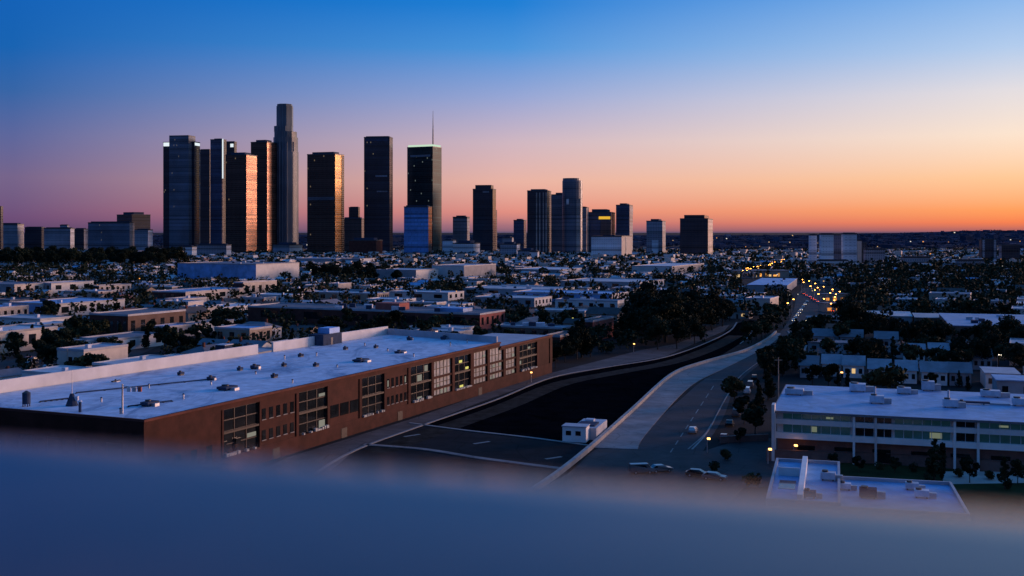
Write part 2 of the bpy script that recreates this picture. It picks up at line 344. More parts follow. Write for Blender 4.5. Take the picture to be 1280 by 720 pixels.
# ------------------------------------------------------------------ ground, roads
def sheet(name, pts, z, m, kind='structure', occ=True):
    b=MB(); b.face([(p[0],p[1],z) for p in pts])
    o=b.build(name,m); tag(o,kind=kind)
    a=sum(pts[i][0]*pts[(i+1)%len(pts)][1]-pts[(i+1)%len(pts)][0]*pts[i][1] for i in range(len(pts)))
    if a<0: o.data.flip_normals()
    if occ: OCC.mark(pts)
    return o
def slab(name, pts, z0, z1, m):
    b=MB(); b.prism([(p[0],p[1]) for p in pts],z0,z1); o=b.build(name,m); tag(o,kind='structure'); OCC.mark(pts); return o
def ribbon(pts,w):
    L_,R_=[],[]
    for i,p in enumerate(pts):
        d=(Vector(pts[min(i+1,len(pts)-1)][:2])-Vector(pts[max(i-1,0)][:2])).normalized(); n=Vector((-d.y,d.x))*w/2
        L_.append((p[0]+n.x,p[1]+n.y)); R_.append((p[0]-n.x,p[1]-n.y))
    return L_+R_[::-1]
def smooth(pts,k=6):
    out=[]; P=[Vector((p[0],p[1])) for p in pts]
    for i in range(len(P)-1):
        p0,p1,p2,p3=P[max(i-1,0)],P[i],P[i+1],P[min(i+2,len(P)-1)]
        for j in range(k):
            t=j/k; out.append(.5*((2*p1)+(p2-p0)*t+(2*p0-5*p1+4*p2-p3)*t*t+(3*p1-p0-3*p2+p3)*t**3))
    out.append(P[-1]); return out
g=[G(x,y) for x,y in ()]
gb=MB()
xs=[-40000,-8000,-1500,0,1500,8000,40000]; ys=[-3000,0,1500,4000,12000,60000]
for i in range(len(xs)-1):
    for j in range(len(ys)-1): gb.face([(xs[i],ys[j],0),(xs[i+1],ys[j],0),(xs[i+1],ys[j+1],0),(xs[i],ys[j+1],0)])
tag(gb.build('ground',M['earth']),kind='structure')

# right-hand road, pale concrete strip, dark cut to its left, street by the brick building
def gp(*p): return [G(x,y) for x,y in p]
sheet('dark_lot',gp((360,640),(430,572),(520,536),(600,505),(690,473),(760,459),(830,447),(893,424),(922,404),(938,400),(958,404),(944,418),(905,442),(878,455),(838,470),(788,514),(738,560),(670,640)),.02,M['nearblack'])
sheet('road',smooth(gp((560,660),(700,598),(745,562),(800,540),(850,500),(880,475),(930,447),(970,420),(985,402),(992,388),(996,372),(1003,360)))+smooth(gp((1018,360),(1042,384),(1036,400),(1000,420),(960,448),(922,480),(905,520),(880,562),(862,600),(840,660))),.04,M['road'])
sheet('side_street',gp((560,660),(700,600),(750,562),(880,564),(930,548),(1000,548),(1330,560),(1330,600),(930,610),(880,660)),.06,M['asphalt'])
sheet('street',gp((170,660),(360,572),(520,522),(620,487),(690,466),(745,452),(800,438),(845,430),(900,408),(912,406),(905,414),(830,446),(760,458),(690,471),(600,503),(520,534),(440,566),(330,660)),.05,M['pave'])
M['lot']=paving('lot_asphalt',(.017,.0175,.02),12,.05)
sheet('parking_lot',gp((430,573),(512,530),(580,539),(660,548),(740,558),(690,600),(640,640),(340,640)),.03,M['lot'])
M['bank']=mat('bank_soil',(.03,.027,.024),.95,var=.8,scale=.3,spec=.05)
bk=smooth(gp((452,565),(525,540),(620,507),(690,479),(760,465),(830,452),(880,435),(912,419)))
sheet('embankment',ribbon([(q.x+2.6,q.y-1.5) for q in bk],6.5),.045,M['bank'])
# pale concrete strip, raised like a bridge pavement, with its low wall on the left
ls=smooth(gp((640,632),(690,600),(740,560),(790,515),(840,470),(878,455),(930,440),(958,426),(970,416)))
rs=smooth(gp((797,562),(806,545),(845,500),(872,477),(905,461),(945,441),(968,427),(976,417)))
lw=[q for q in ls if PX((q.x,q.y,0))[1]<562.5]
slab('footway',lw+rs[::-1],0,.12,M['conc'])
b=MB(); p=ribbon(ls,.8)
n=len(ls)
for i in range(n-1):
    a0,a1=p[i],p[i+1]; c0,c1=p[2*n-1-i],p[2*n-2-i]
    b.prism([a0,a1,c1,c0],0,1.0)
w=thing('low_wall','low pale concrete wall edging the curved footway beside the dark lot','wall',(ls[0].x,ls[0].y,0))
b.build('wall',M['wallc'],w)
# kerb lines and markings
def line_px(name,pts,w,z,m,kind='structure',h=None,sm=True):
    q=[G(*p) for p in pts]; q=smooth(q) if sm and len(q)>2 else [Vector((a.x,a.y)) for a in q]
    r=ribbon(q,w); k=len(q); b=MB()
    for i in range(k-1):
        c=[r[i],r[i+1],r[2*k-2-i],r[2*k-1-i]]
        if h: b.prism(c[::-1],0,h)
        else: b.face([(x,y,z) for x,y in c][::-1])
    return tag(b.build(name,m),kind=kind)
line_px('kerb',[(330,640),(430,570),(525,533),(620,500),(690,472),(760,459),(830,447),(880,430),(912,414),(921,403)],.7,0,M['kerb'],h=.16)
line_px('kerb',[(512,529),(580,538),(660,547),(735,557)],.8,0,M['kerb'],h=.16)
line_px('kerb',[(455,556),(530,562),(600,573),(700,586)],1.6,0,M['conc'],h=.16)
line_px('kerb',[(860,562),(884,540),(897,517),(909,495),(926,470),(958,446),(1000,418)],.3,0,M['kerb'],h=.15)
line_px('kerb',[(985,414),(1003,440),(1010,430),(1040,405),(1046,392)],.8,0,M['conc'],h=.15)
for pts in ([(925,430),(938,418),(944,402)],[(865,562),(880,546),(890,530)]):
    line_px('road_marking',pts,.45,.085,M['paint'])
for k in range(9):
    t0=k/9; y0=566-(566-478)*t0; x0=838+(895-838)*t0
    y1=y0-5.2; x1=x0+3.3
    line_px('road_marking',[(x0,y0),(x1,y1)],.28,.085,M['paint'],sm=False)
line_px('road_marking',[(880,474),(920,475)],.5,.085,M['paint'],sm=False)
for x,y in ((515,544),(602,553),(692,572)):
    line_px('road_marking',[(x-10,y+2),(x+10,y-1)],.9,.05,M['paint'],sm=False)
sheet('lawn',gp((1040,578),(1300,582),(1300,660),(1200,660),(1060,612)),.09,M['grass'])
sheet('path',gp((1175,590),(1300,590),(1300,604),(1180,606)),.11,M['cream'])
sheet('car_park',gp((-20,442),(110,436),(200,432),(120,468),(-20,478)),.02,M['asphalt'],occ=False)

# hills on the horizon
def hills():
    nx,ny=90,24; b=MB(); X0,X1,Y0,Y1=-9000,9000,3600,13000
    from mathutils import noise
    def h(x,y):
        px=640+F*x/y
        r=max(0,min(1,(y-3800)/3600)); r=r*r*(3-2*r)
        base=20+38*max(0,min(1,(px-1010)/220))+14*max(0,min(1,(300-px)/400))
        return r*(base+16*noise.noise((x/900,y/1300,.3))+7*noise.noise((x/260,y/400,2.1)))*max(0,1-max(0,(y-9000)/4000))-.5
    for i in range(nx+1):
        for j in range(ny+1):
            x=X0+(X1-X0)*i/nx; y=Y0+(Y1-Y0)*j/ny; b.v.append((x*(y/9000+.25),y,h(x*(y/9000+.25),y)))
    for i in range(nx):
        for j in range(ny):
            a=i*(ny+1)+j; b.f.append((a,a+ny+1,a+ny+2,a+1)); b.m.append(0)
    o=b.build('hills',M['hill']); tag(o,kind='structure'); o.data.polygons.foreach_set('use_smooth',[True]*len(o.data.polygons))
    return h
hill_h=hills()

# ------------------------------------------------------------------ generic corner block: near corner at (xc), faces out to xl and xr
def corner(xl,xc,xr,Y,th):
    s,c=math.sin(th),math.cos(th); C=Vector(((xc-640)*Y/F,Y))
    tl,tr=xl-640,xr-640
    a=(F*C.x-tl*C.y)/(F*c+tl*s); bden=F*s-tr*c
    b=(tr*C.y-F*C.x)/bden if abs(bden)>1 else 30
    return C,Vector((-c,s)),Vector((s,c)),a,b
def cpoly(C,el,er,a,b,i=0.0):
    return [tuple(C+el*i+er*i),tuple(C+el*i+er*(b-i)),tuple(C+el*(a-i)+er*(b-i)),tuple(C+el*(a-i)+er*i)]
# ------------------------------------------------------------------ skyline towers
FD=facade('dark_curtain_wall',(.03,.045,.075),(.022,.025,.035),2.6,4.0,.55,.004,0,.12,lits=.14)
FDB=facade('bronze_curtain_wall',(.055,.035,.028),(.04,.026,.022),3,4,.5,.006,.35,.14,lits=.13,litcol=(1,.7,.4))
FGOLD=facade('sunset_gold_mirror_wall',(.62,.34,.115),(.2,.1,.05),4.5,4,.45,0,.95,.16,frough=.3)  # gold tint puts the sunset glow into the side glass
FCOP=facade('sunset_copper_mirror_wall',(.50,.235,.14),(.2,.1,.07),3,4,.5,0,.9,.22,frough=.4)  # bronze glass brightened so its colour carries the sunset reflection
FBLU=facade('blue_mirror_wall',(.08,.30,.66),(.07,.22,.48),3,4,.25,.003,.25,.2,lits=.13)
FSLA=facade('slate_curtain_wall',(.10,.15,.23),(.13,.15,.19),2.2,4,.6,.004,.1,.2,lits=.14)
FNAV=facade('navy_curtain_wall',(.04,.09,.19),(.04,.07,.13),2.8,4,.4,.003,.2,.15,lits=.13)
FTEA=facade('teal_curtain_wall',(.03,.13,.12),(.02,.045,.045),3,4,.45,.004,.0,.5,spec=.12,lits=.13,litcol=(.7,1,.85))
FGRN=facade('green_black_curtain_wall',(.02,.05,.05),(.015,.022,.025),3,4,.5,.014,.15,.1,lits=.13,litcol=(.75,.9,.85))
FSTO=facade('granite_rib_wall',(.055,.085,.12),(.15,.18,.21),3.4,400,.9,0,.1,.25)
FGRY=facade('grey_office_wall',(.13,.16,.21),(.27,.29,.33),3.2,3.8,.7,.004,0,.3,lits=.4)
FWHT=facade('white_slab_wall',(.58,.60,.63),(.66,.68,.70),4,3.6,1.2,.002,0,.5,lits=.5,wav=False)
FWH2=facade('white_ward_wall',(.36,.42,.50),(.62,.65,.70),6,3.8,1.5,.01,0,.4,lits=.4,wav=False)
FBEI=facade('beige_strip_wall',(.30,.24,.22),(.44,.36,.32),3,4,.9,0,.2,.3)
FBRN=facade('brown_office_wall',(.05,.04,.045),(.08,.06,.06),3,4,.9,.006,.2,.25,lits=.4)
towers=[]
def tower(name,label,xl,xc,xr,ytop,Y,thd,fl,fr,z0=0,plant=.25,roofm=None,ph=None):
    C,el,er,a,b=corner(xl,xc,xr,Y,R(thd)); zt=Zat(ytop,Y)
    b=max(b,8) if b<400 else 40
    t=thing(name,label,'skyscraper' if zt>90 else 'office building',(C.x,C.y,0))
    if roofm is None: roofm=M['rgrey']
    m=MB(); P=cpoly(C,el,er,a,b)          # P0=C, P1 along er, P2, P3 along el
    bt=min(a,b)
    # shaft, one face of each pair per glass
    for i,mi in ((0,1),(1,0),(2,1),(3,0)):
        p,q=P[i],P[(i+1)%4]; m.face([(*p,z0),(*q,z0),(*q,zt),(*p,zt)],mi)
    m.face([(*p,zt-.9) for p in P],2)
    sh=m.build('shaft',[fl,fr,roofm],t)
    # parapet and plant room
    m=MB(); Q=cpoly(C,el,er,a,b,-.35); I=cpoly(C,el,er,a,b,.5)
    for i in range(4):
        j=(i+1)%4; m.prism([Q[i],Q[j],I[j],I[i]],zt-1.6,zt+.4)
    m.build('parapet',M['dmetal'],t)
    if plant:
        m=MB(); h=ph or bt*.12
        m.prism(cpoly(C,el,er,a,b,bt*plant),zt-.9,zt+h); m.build('plant_room',M['unit'],t)
    OCC.mark(cpoly(C,el,er,a,b,-12)); towers.append((t,C,el,er,a,b,zt))
    return t,C,el,er,a,b,zt
def strip(t,name,C,ex,en,u0,u1,z0,z1,m,proud=.5,rowsplit=None):
    """a strip on the face running from C along ex; en points out of the block"""
    b=MB(); p=[C+ex*u0-en*proud*0+(-en)*.0,C+ex*u1]
    q=[p[0]+en*proud,p[1]+en*proud]
    b.prism([tuple(x) for x in (p[0],p[1],q[1],q[0])],z0,z1,bottom=True)
    return b.build(name,m,t)

# white-crowned dark tower, far left: wide back slab with lit crown, narrower front slab rising past it
t,C,el,er,a,b,zt=tower('skyscraper','dark slate tower with white lit crown corners, first of the tall cluster',204,243,250,177,2420,12,FD,FD,plant=0)
m=MB(); o=C-er*14+el*6; w=a*.62
m.prism([tuple(o),tuple(o+er*30),tuple(o+er*30+el*w),tuple(o+el*w)],0,Zat(169,2410)); m.build('front_bay',FSLA,t)
strip(t,'crown_light',C,el,-er,w+8,a-1,zt-9,zt-1,M['whitelit'],.8)
strip(t,'crown_light',C,er,-el,2,b-2,zt-8,zt-2,M['whitelit'],.8)
strip(t,'corner_rib',C,er,-el,b-3,b-.5,0,zt-12,FBEI,.6)
# black slab between
tower('skyscraper','plain black slab tower squeezed behind the white-crowned and blue towers',248,262,266,187,2600,14,FD,FD)
t,C,el,er,a,b,zt=tower('skyscraper','slim blue glass tower with a bright white edge fin',263,277.5,283,174,2440,14,FNAV,FD,plant=.3)
strip(t,'edge_fin',C,er,-el,.5,5,Zat(223,2440),zt+1,M['whitelit'],.7)  # metal fin made to glow for its bright edge, not a lamp
strip(t,'edge_mullion',C,er,-el,2,4,0,Zat(224,2440),FBEI,.7)
t,C,el,er,a,b,zt=tower('skyscraper','dark tower with a small white sign, peeping over the copper-faced block',281,293,296,177,2650,14,FD,FD)
m=MB(); o=C-er*.8
m.prism([tuple(o+el*2),tuple(o+el*10),tuple(o+el*10-er*.5),tuple(o+el*2-er*.5)],zt-13,zt-5,bottom=True); m.build('sign_panel',M['whitelit'],t)
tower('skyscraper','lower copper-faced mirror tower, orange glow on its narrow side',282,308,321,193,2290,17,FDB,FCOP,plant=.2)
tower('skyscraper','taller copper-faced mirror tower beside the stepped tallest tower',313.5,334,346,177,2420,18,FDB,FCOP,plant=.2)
# tallest, stepped round tower
def ngon(cx,cy,r,k=16,ph=0): return [(cx+r*math.cos(2*math.pi*i/k+ph),cy+r*math.sin(2*math.pi*i/k+ph)) for i in range(k)]
Y=2480; s=Y/F; cx=(357-640)*s
t=thing('skyscraper','tallest tower, round and stepped with stone ribs narrowing to a crown','skyscraper',(cx,Y,0))
m=MB()
def tier(dx0,dx1,y0,y1,k,ph=0,nm='tier'):
    m=MB(); c=(dx0+dx1)/2; m.prism(ngon((c-640)*s,Y,(dx1-dx0)/2*s,k,ph),max(0,Zat(y0,Y)) if y0 else 0,Zat(y1,Y),0,1); return m.build(nm,[FSTO,M['rgrey']],t)
tier(342,373,0,190,14,.1); tier(342,372.3,190,172,12,.2); tier(343,371,172,165,14,.1); tier(342.6,366.5,165,158,8,.39); tier(345.6,366.6,158,133,8,.39)
tier(346.4,365.6,133,130.5,8,.39,'crown')
for dx,dy in ((346,.6),(353,1),(361,1),(368,.5)):
    m=MB(); m.box((dx-640)*s-2.2,(dx-640)*s+2.2,Y-16*s+ (0 if dy>.8 else 7)*s-1.5,Y-10*s,0,Zat(178,Y)); m.build('buttress',FSTO,t)
OCC.mark(ngon(cx,Y,45))
# gold-edged tower
t,C,el,er,a,b,zt=tower('skyscraper','black glass tower with a right edge mirroring sunset gold',384,419,430,192,2220,19.5,FDB,FGOLD,plant=.2)
strip(t,'dark_corner_panel',C,er,-el,b*.72,b-.3,0,zt-2,FDB,.6)
strip(t,'floor_band',C,el,-er,2,a-2,Zat(250,2220),Zat(246,2220),FSLA,.5)
# dark shaft
t,C,el,er,a,b,zt=tower('skyscraper','plain dark rectangular tower between the gold-edged and spire towers',455,487,491,171,2330,8,FD,FBRN,plant=.12,ph=2)
strip(t,'crown_band',C,el,-er,3,a-3,zt-9,zt-2,FNAV,.5)
strip(t,'floor_band',C,el,-er,5,a*.55,Zat(221,2330),Zat(219,2330),FGRY,.5)
strip(t,'floor_band',C,el,-er,4,a*.5,Zat(240,2330),Zat(238.5,2330),FGRY,.5)
# spire tower
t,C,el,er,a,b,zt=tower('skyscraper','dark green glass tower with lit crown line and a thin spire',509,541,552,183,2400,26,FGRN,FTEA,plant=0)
m=MB(); P=cpoly(C,el,er,a,b,1.5); m.prism([P[0],P[1],P[2],P[3]],zt-1,Zat(180.3,2400)); m.build('crown_light',glow('crown_glow',(.75,1,.75),.75),t)
m=MB(); q=C+er*6-el*0+el*3; m.tube((q.x,q.y,zt-5),(q.x,q.y,Zat(160,2400)),1.5,1.0); m.tube((q.x,q.y,Zat(160,2400)),(q.x,q.y,Zat(138,2400)),.9,.3); m.build('spire',M['dmetal'],t)
strip(t,'lit_floor',C,el,-er,6,a-8,Zat(195.5,2400),Zat(193,2400),FGRY,.5)  # grey band, paler than the glass around it
# blue mirror block
tower('office_building','bright blue mirrored block with copper right edge before the spire tower',505,535.5,540,258,2160,16,FBLU,FCOP,plant=.15)
m=MB()
t,C,el,er,a,b,zt=tower('office_building','small grey-blue glass block standing alone between spire and notched towers',566,584,587,271,2500,10,FGRY,FGRY)
t,C,el,er,a,b,zt=tower('skyscraper','dark notched tower with stepped shoulders and a flat cap',591,616,620,236,2420,10,FD,FDB,plant=0)
m=MB(); m.prism(cpoly(C,el,er,a,b,4.5),zt-1,Zat(231,2420)); m.build('cap_storeys',FD,t)
strip(t,'lit_floor',C,el,-er,8,a*.5,zt-8,zt-5,FGRY,.5)  # short grey band, paler than the dark wall
m=MB(); q=C+er*(b+.5)
m.prism([tuple(q),tuple(q+el*14),tuple(q+el*14+er*12),tuple(q+er*12)],0,Zat(262,2420)); m.build('side_wing',FBRN,t)
tower('office_building','low dark navy block left of the finned tower',642,655,658,275,2520,10,FNAV,FD)
# finned tower
t,C,el,er,a,b,zt=tower('skyscraper','dark tower with pale vertical fins on its right half',659,684,689,238,2230,12,FD,FBRN,plant=.15,ph=3)
for f in (.02,.16,.34,.50):
    strip(t,'fin',C,el,-er,a*f,a*f+2.2,0,zt-4,FBEI,1.0)
tower('skyscraper','slate blue slab joined beside the round-topped tower',689,709,712,243,2330,10,FSLA,FSLA)
Y=2260; s=Y/F; cx=(715.5-640)*s
t=thing('skyscraper','rounded slate tower with soft top, tallest on the right of the skyline','skyscraper',(cx,Y,0))
m=MB(); m.prism(ngon(cx,Y,12.6*s,20),0,Zat(226,Y)); m.build('shaft',FSLA,t)
m=MB(); m.prism(ngon(cx-1*s,Y,11.0*s,20),Zat(226,Y),Zat(223,Y)); m.build('crown',FGRY,t)
m=MB(); m.box(cx+4*s,cx+9*s,Y-13*s,Y-6*s,0,Zat(249,Y)); m.build('pale_stair_shaft',FBEI,t)
m=MB(); m.box(cx-8*s,cx-5*s,Y-13.2*s,Y-11*s,Zat(256,Y),Zat(249,Y)); m.build('sign_panel',M['whitelit'] if 0 else FWHT,t)
OCC.mark(ngon(cx,Y,40))
tower('office_building','slim grey block tucked right of the round-topped tower',725,733,736,259,2380,10,FGRY,FBEI)
t,C,el,er,a,b,zt=tower('office_building','brown block with a glowing yellow rooftop sign',733,764,769,265,2420,10,FNAV,FBRN,plant=.2)
strip(t,'sign_band',C,el,-er,2,a*.5,Zat(274,2420),Zat(270.5,2420),glow('yellow_sign',(1,.55,.05),.8),.8)
m=MB(); q=C-er*.6; m.prism([tuple(q),tuple(q+el*a*.42),tuple(q+el*a*.42-er*4),tuple(q-er*4)],0,Zat(276,2420)); m.build('brown_wing',FBRN,t)
t,C,el,er,a,b,zt=tower('office_building','dark teal tower with a notched corner above the white block',770,787,791,256,2450,12,FNAV,FGRY,plant=.25)
m=MB(); q=C+er*b; m.prism([tuple(q),tuple(q+el*12),tuple(q+el*12+er*5),tuple(q+er*5)],Zat(268,2450),Zat(258,2450),bottom=True); m.build('corner_balcony_shaft',FGRY,t)
# white windowless block with its sunset-lit right face put in as cream
t,C,el,er,a,b,zt=tower('office_building','white windowless block with right face coloured as sunset-lit',739,777,790,295,1900,20,FWHT,M['cream'],plant=.3,ph=1.5)
strip(t,'rib',C,er,-el,b*.36,b*.46,0,zt-1,FGRY,.4)
t,C,el,er,a,b,zt=tower('office_building','grey round-fronted block standing alone right of the white block',808,828,832,276,2200,12,FGRY,FGRY)
strip(t,'pale_bay',C,el,-er,a*.25,a*.65,0,Zat(300,2200),FWHT,1.5)
t,C,el,er,a,b,zt=tower('office_building','broad dark tower with recessed cap, alone at the right end of skyline',850,885,891,273,2080,14,FD,FBEI,plant=0)  # beige right face stands in for the side lit by sunset
m=MB(); m.prism(cpoly(C,el,er,a,b,7),zt-1,Zat(268.5,2080)); m.build('cap_storey',FD,t)
# low shapes between the towers
for nm,lb,xl,xc,xr,yt,Y_,th,f1,f2 in (
 ('office_building','small square dark block on a lower roof right of the gold-edged tower',436,448,450,259,2550,10,FD,FD),
 ('office_building','low brown block at the foot of the gold-edged tower',427,452,456,273,2450,10,FBRN,FBRN),
 ('office_building','low brick-red block at the foot of the plain dark tower',436,470,478,300,2150,14,M['brick2'],M['brick2']),
 ('office_building','pale low block at the right foot of the spire tower',553,566,570,300,2300,10,FWHT,FWHT),
 ('office_building','pale low podium under the small grey-blue block',566,592,600,304,2200,10,FWHT,FWHT),
 ('office_building','grey low block with pale bay left of the finned tower',625,646,650,305,2050,10,FGRY,FWHT),
 ('office_building','small white block at the foot of the finned tower',647,668,672,313,1950,10,FGRY,FWHT),
 ('office_building','tiny white cube beside the finned tower base',662,672,674,314,1800,10,FWHT,FWHT),
 ('office_building','pale low block at the far left edge under the purple sky',-6,22,30,280,2600,14,FGRY,FGRY),
 ('office_building','slim dark tower cut by the left frame edge',-14,1,3,258,2500,12,FD,FD),
 ('office_building','dark round-cornered low block second from the left edge',31,52,56,284,2550,12,FD,FD),
 ('office_building','long beige low block in the far left row',55,88,93,285,2450,12,FGRY,FWHT),
 ('office_building','small stepped block on the far left row',75,84,86,281,2650,12,FGRY,FGRY),
 ('office_building','dark narrow block left of the big blue-grey block',92,105,110,286,2600,12,FD,FGRY),
 ('office_building','big sloped blue-grey block in the far left row',110,162,168,278,2400,12,FSLA,FGRY),
 ('office_building','dark cube with pale corner strip on the far left row',146,165,188,268,2650,40,FD,FD),
 ('office_building','low pale annex under the dark cube',168,185,191,287,2350,12,FGRY,FWHT),
 ('office_building','low grey-blue block at the foot of the copper-faced towers',245,283,289,306,2000,14,FGRY,FWHT),
 ('office_building','small pale block at the foot of the white-crowned tower',226,240,246,308,1950,14,FWHT,FWHT),
 ('office_building','pale low block at the foot of the tallest tower',341,362,378,306,2250,20,FGRY,FWHT),
 ('office_building','far slim block on the haze line right of the spire tower',628,640,643,297,2900,10,FGRY,FGRY),
 # right: hospital and neighbours
 ('office_building','slim white slab, first of the white hospital group',1013,1021,1022.5,293,1560,-2,FWH2,FWH2),
 ('office_building','taller white hospital block with dark roof line',1026.5,1042,1043,292,1540,-2,FWHT,FWH2),
 ('office_building','blue glass hospital block between two white ones',1041.8,1054,1055,293,1570,-2,FNAV,FNAV),
 ('office_building','right white hospital block with stair shaft',1054,1071,1072,291.5,1545,-2,FWH2,FWHT),
 ('office_building','low white podium at the foot of the hospital',1024,1060,1064,325,1460,-2,FWHT,FWHT),
 ('office_building','thin beige tower right of the hospital',1072,1077,1078,300,1580,-2,M['cream'],M['cream']),
 ('office_building','brown slim block right of the thin beige tower',1077,1083,1085,303,1640,-4,FBRN,FBRN),
 ('office_building','white stepped block right of the hospital',1082,1106,1110,311,1600,-4,FGRY,FGRY),
 ('office_building','dark tower with pale edges alone near the right frame edge',1227,1246,1248,299,1750,-6,FD,FD),
 ('office_building','long white low block under the dark hillside',1130,1163,1166,321,1500,-6,FGRY,FGRY),
 ('office_building','long pale warehouse at the foot of the dark far-right tower',1198,1230,1234,325,1450,-6,FGRY,FGRY),
 ('office_building','dark low block at the right frame edge below the hill',1252,1275,1279,306,1700,-6,FD,FGRY),
):
    tt=tower(nm,lb,xl,xc,xr,yt,Y_,th,f1,f2,plant=.22)
t,C,el,er,a,b,zt=towers[-4]
for f in (.05,.8): strip(t,'pale_corner',C,el,-er,a*f,a*(f+.15),0,zt-1,FGRY,.6)
# ------------------------------------------------------------------ parapet in front of the lens (real ledge of the roof the picture is taken from)
e=Vector((.951,-.311)); nrm=Vector((.311,.951)); t=thing('parapet_wall','smooth concrete rooftop parapet ledge in soft blur along the bottom','wall',(0,0,45.6))
M['ledge']=mat('ledge_concrete',(.125,.047,.026),.17,var=.5,scale=5,spec=.34)
b=MB(); DZ=.023; prof=[(.21,46.74),(.21,46.84),(.225,46.853)]+[(.50+.128*math.sin(R(a)),46.81+.045*math.cos(R(a))) for a in (0,12,24,36,48,58,68,78,90)]+[(.628,46.74)]
for q in range(len(prof)):
    (n0,z0),(n1,z1)=prof[q],prof[(q+1)%len(prof)]; pt=lambda u,n,z:(e.x*u+nrm.x*n,e.y*u+nrm.y*n,z)
    z0+=DZ; z1+=DZ; b.face([pt(-9,n0,z0),pt(9,n0,z0),pt(9,n1,z1),pt(-9,n1,z1)])
o=b.build('coping',M['ledge'],t); o.data.polygons.foreach_set('use_smooth',[True]*len(o.data.polygons))
b=MB(); b.obox((0,0),e,nrm,-8.9,8.9,.25,.60,45.6,46.77); b.build('wall',M['grey'],t)
b=MB(); b.obox((0,0),e,nrm,-8.9,8.9,-12,.59,0,45.6); b.build('building_front',M['grey'],t)

# ------------------------------------------------------------------ the long brick building
RZ=14.0; A=G(180,525,RZ); B=G(690,413.5,RZ); A2=Vector((A.x,A.y)); ex=(Vector((B.x,B.y))-A2); LB=ex.length; ex/=LB; ey=Vector((-ex.y,ex.x))
UB=((625-640)*A.y-F*A.x)/(F*ex.x-(625-640)*ex.y); B1=A2+ex*UB
C1=G(485,417,RZ); C1=Vector((C1.x,C1.y)); D1=G(0,490,RZ); D1=Vector((D1.x,D1.y)); rd=(D1-C1).normalized()
fd=G(0,510,RZ); fd=(Vector((fd.x,fd.y))-A2).normalized(); den=fd.x*rd.y-fd.y*rd.x; k_=((C1.x-A2.x)*rd.y-(C1.y-A2.y)*rd.x)/den; D1=A2+fd*k_
bt=thing('brick_building','long red brick building with white flat roof and tall dark window bays','commercial building',(A.x,A.y,0))
def ub(px): return ((px-640)*A.y-F*A.x)/(F*ex.x-(px-640)*ex.y)
def bb(b,u0,u1,v0,v1,z0,z1,ms=0,mt=None): b.obox(A2,ex,ey,u0,u1,v0,v1,z0,z1,ms,mt)
def inset(P,d):
    c=sum((Vector(q) for q in P),Vector((0,0)))/len(P); return [tuple(Vector(q)+(c-Vector(q)).normalized()*d) for q in P]
QB=[tuple(A2+ey*.6),tuple(B1+ey*.6),tuple(C1),tuple(D1)]
b=MB(); b.prism(QB,0,13.6); bb(b,0,ub(277),0,.6,0,13.6); bb(b,UB+.01,LB,.6,22,0,12.2)
b.build('wall',M['brick'],bt)
b=MB(); b.prism(inset(QB,.5),13.6,13.75); b.build('roof',M['memb'],bt)
b=MB(); bb(b,UB+.6,LB-.2,.5,21.8,12.2,12.5); b.build('annex_roof',M['memb2'],bt)
def wallseg(b,p,q,w,z0,z1):
    p,q=Vector(p),Vector(q); d=(q-p).normalized(); n=Vector((-d.y,d.x))*w
    b.prism([tuple(p),tuple(q),tuple(q+n),tuple(p+n)],z0,z1,bottom=True)
b=MB(); bb(b,-.2,UB+.3,-.25,.45,13.62,14.05); wallseg(b,A2-fd*.2,D1,-.4,13.62,14.05); bb(b,UB+.32,LB+.2,-.25,.45,12.22,12.7); b.build('cornice',M['brick2'],bt)
m1=C1.lerp(D1,.36); m2=C1.lerp(D1,.40)
b=MB(); wallseg(b,C1,m1,-.6,13.0,16.4); b.build('rear_parapet',M['white'],bt)
b=MB(); wallseg(b,m2,D1,-.6,13.0,16.4); b.build('rear_parapet',M['white'],bt)
b=MB(); wallseg(b,B1+ey*.7,C1,.6,13.0,15.7); b.build('end_parapet',M['memb2'],bt)
b=MB(); bb(b,ub(277),UB,-.01,.6,12.6,13.62); bb(b,UB+.02,LB,-.01,.6,11.6,12.22); bb(b,ub(277),LB,-.02,.6,0,3.4); b.build('spandrel',M['brick'],bt)
bays=[(279,324,'dark'),(326,370,'small'),(373,409,'dark'),(412,449,'low'),(452,480,'dark'),(483,510,'small'),(513,539,'dark'),(542,565,'white'),(568,588,'dark'),(592,609,'white'),(612,629,'white'),(632,645,'white'),(649,671,'dark'),(674,687,'brick')]
edges=[277]+[x for p in bays for x in p[:2]]+[690]
for i in range(0,len(edges),2):
    u0,u1=ub(edges[i]),min(LB,ub(edges[i+1])); b=MB(); bb(b,u0,max(u1,u0+.4),-.15,.6,3.4,11.6 if u0>UB-1 else 12.6); b.build('pilaster',M['brick'],bt)
rb=random.Random(3)
def window(u0,u1,z0,z1,glass,cols,rows,lit=0.0,litm=None,parent=None):
    b=MB(); bb(b,u0,u1,.42,.52,z0,z1); w=b.build('window',glass,parent)
    b=MB()
    for k in range(cols+1):
        u=u0+(u1-u0)*k/cols; bb(b,max(u0,u-.1),min(u1,u+.1),.3,.42,z0,z1)
    for k in range(rows+1):
        z=z0+(z1-z0)*k/rows; bb(b,u0+.1,u1-.1,.32,.42,max(z0,z-.09),min(z1,z+.09))
    o=b.build('frame',M['frame'],bt); o.parent=w
    if litm:
        for k in range(cols):
            for r in range(rows):
                if rb.random()<lit:
                    ua=u0+(u1-u0)*(k+rb.uniform(.1,.3))/cols; ud=u0+(u1-u0)*(k+rb.uniform(.6,.9))/cols; za=z0+(z1-z0)*(r+.1)/rows; zb=za+(z1-z0)/rows*rb.uniform(.25,.8)
                    b=MB(); bb(b,ua,ud,.36,.415,za,zb); o=b.build('lit_pane',litm,bt); o.parent=w
    return w
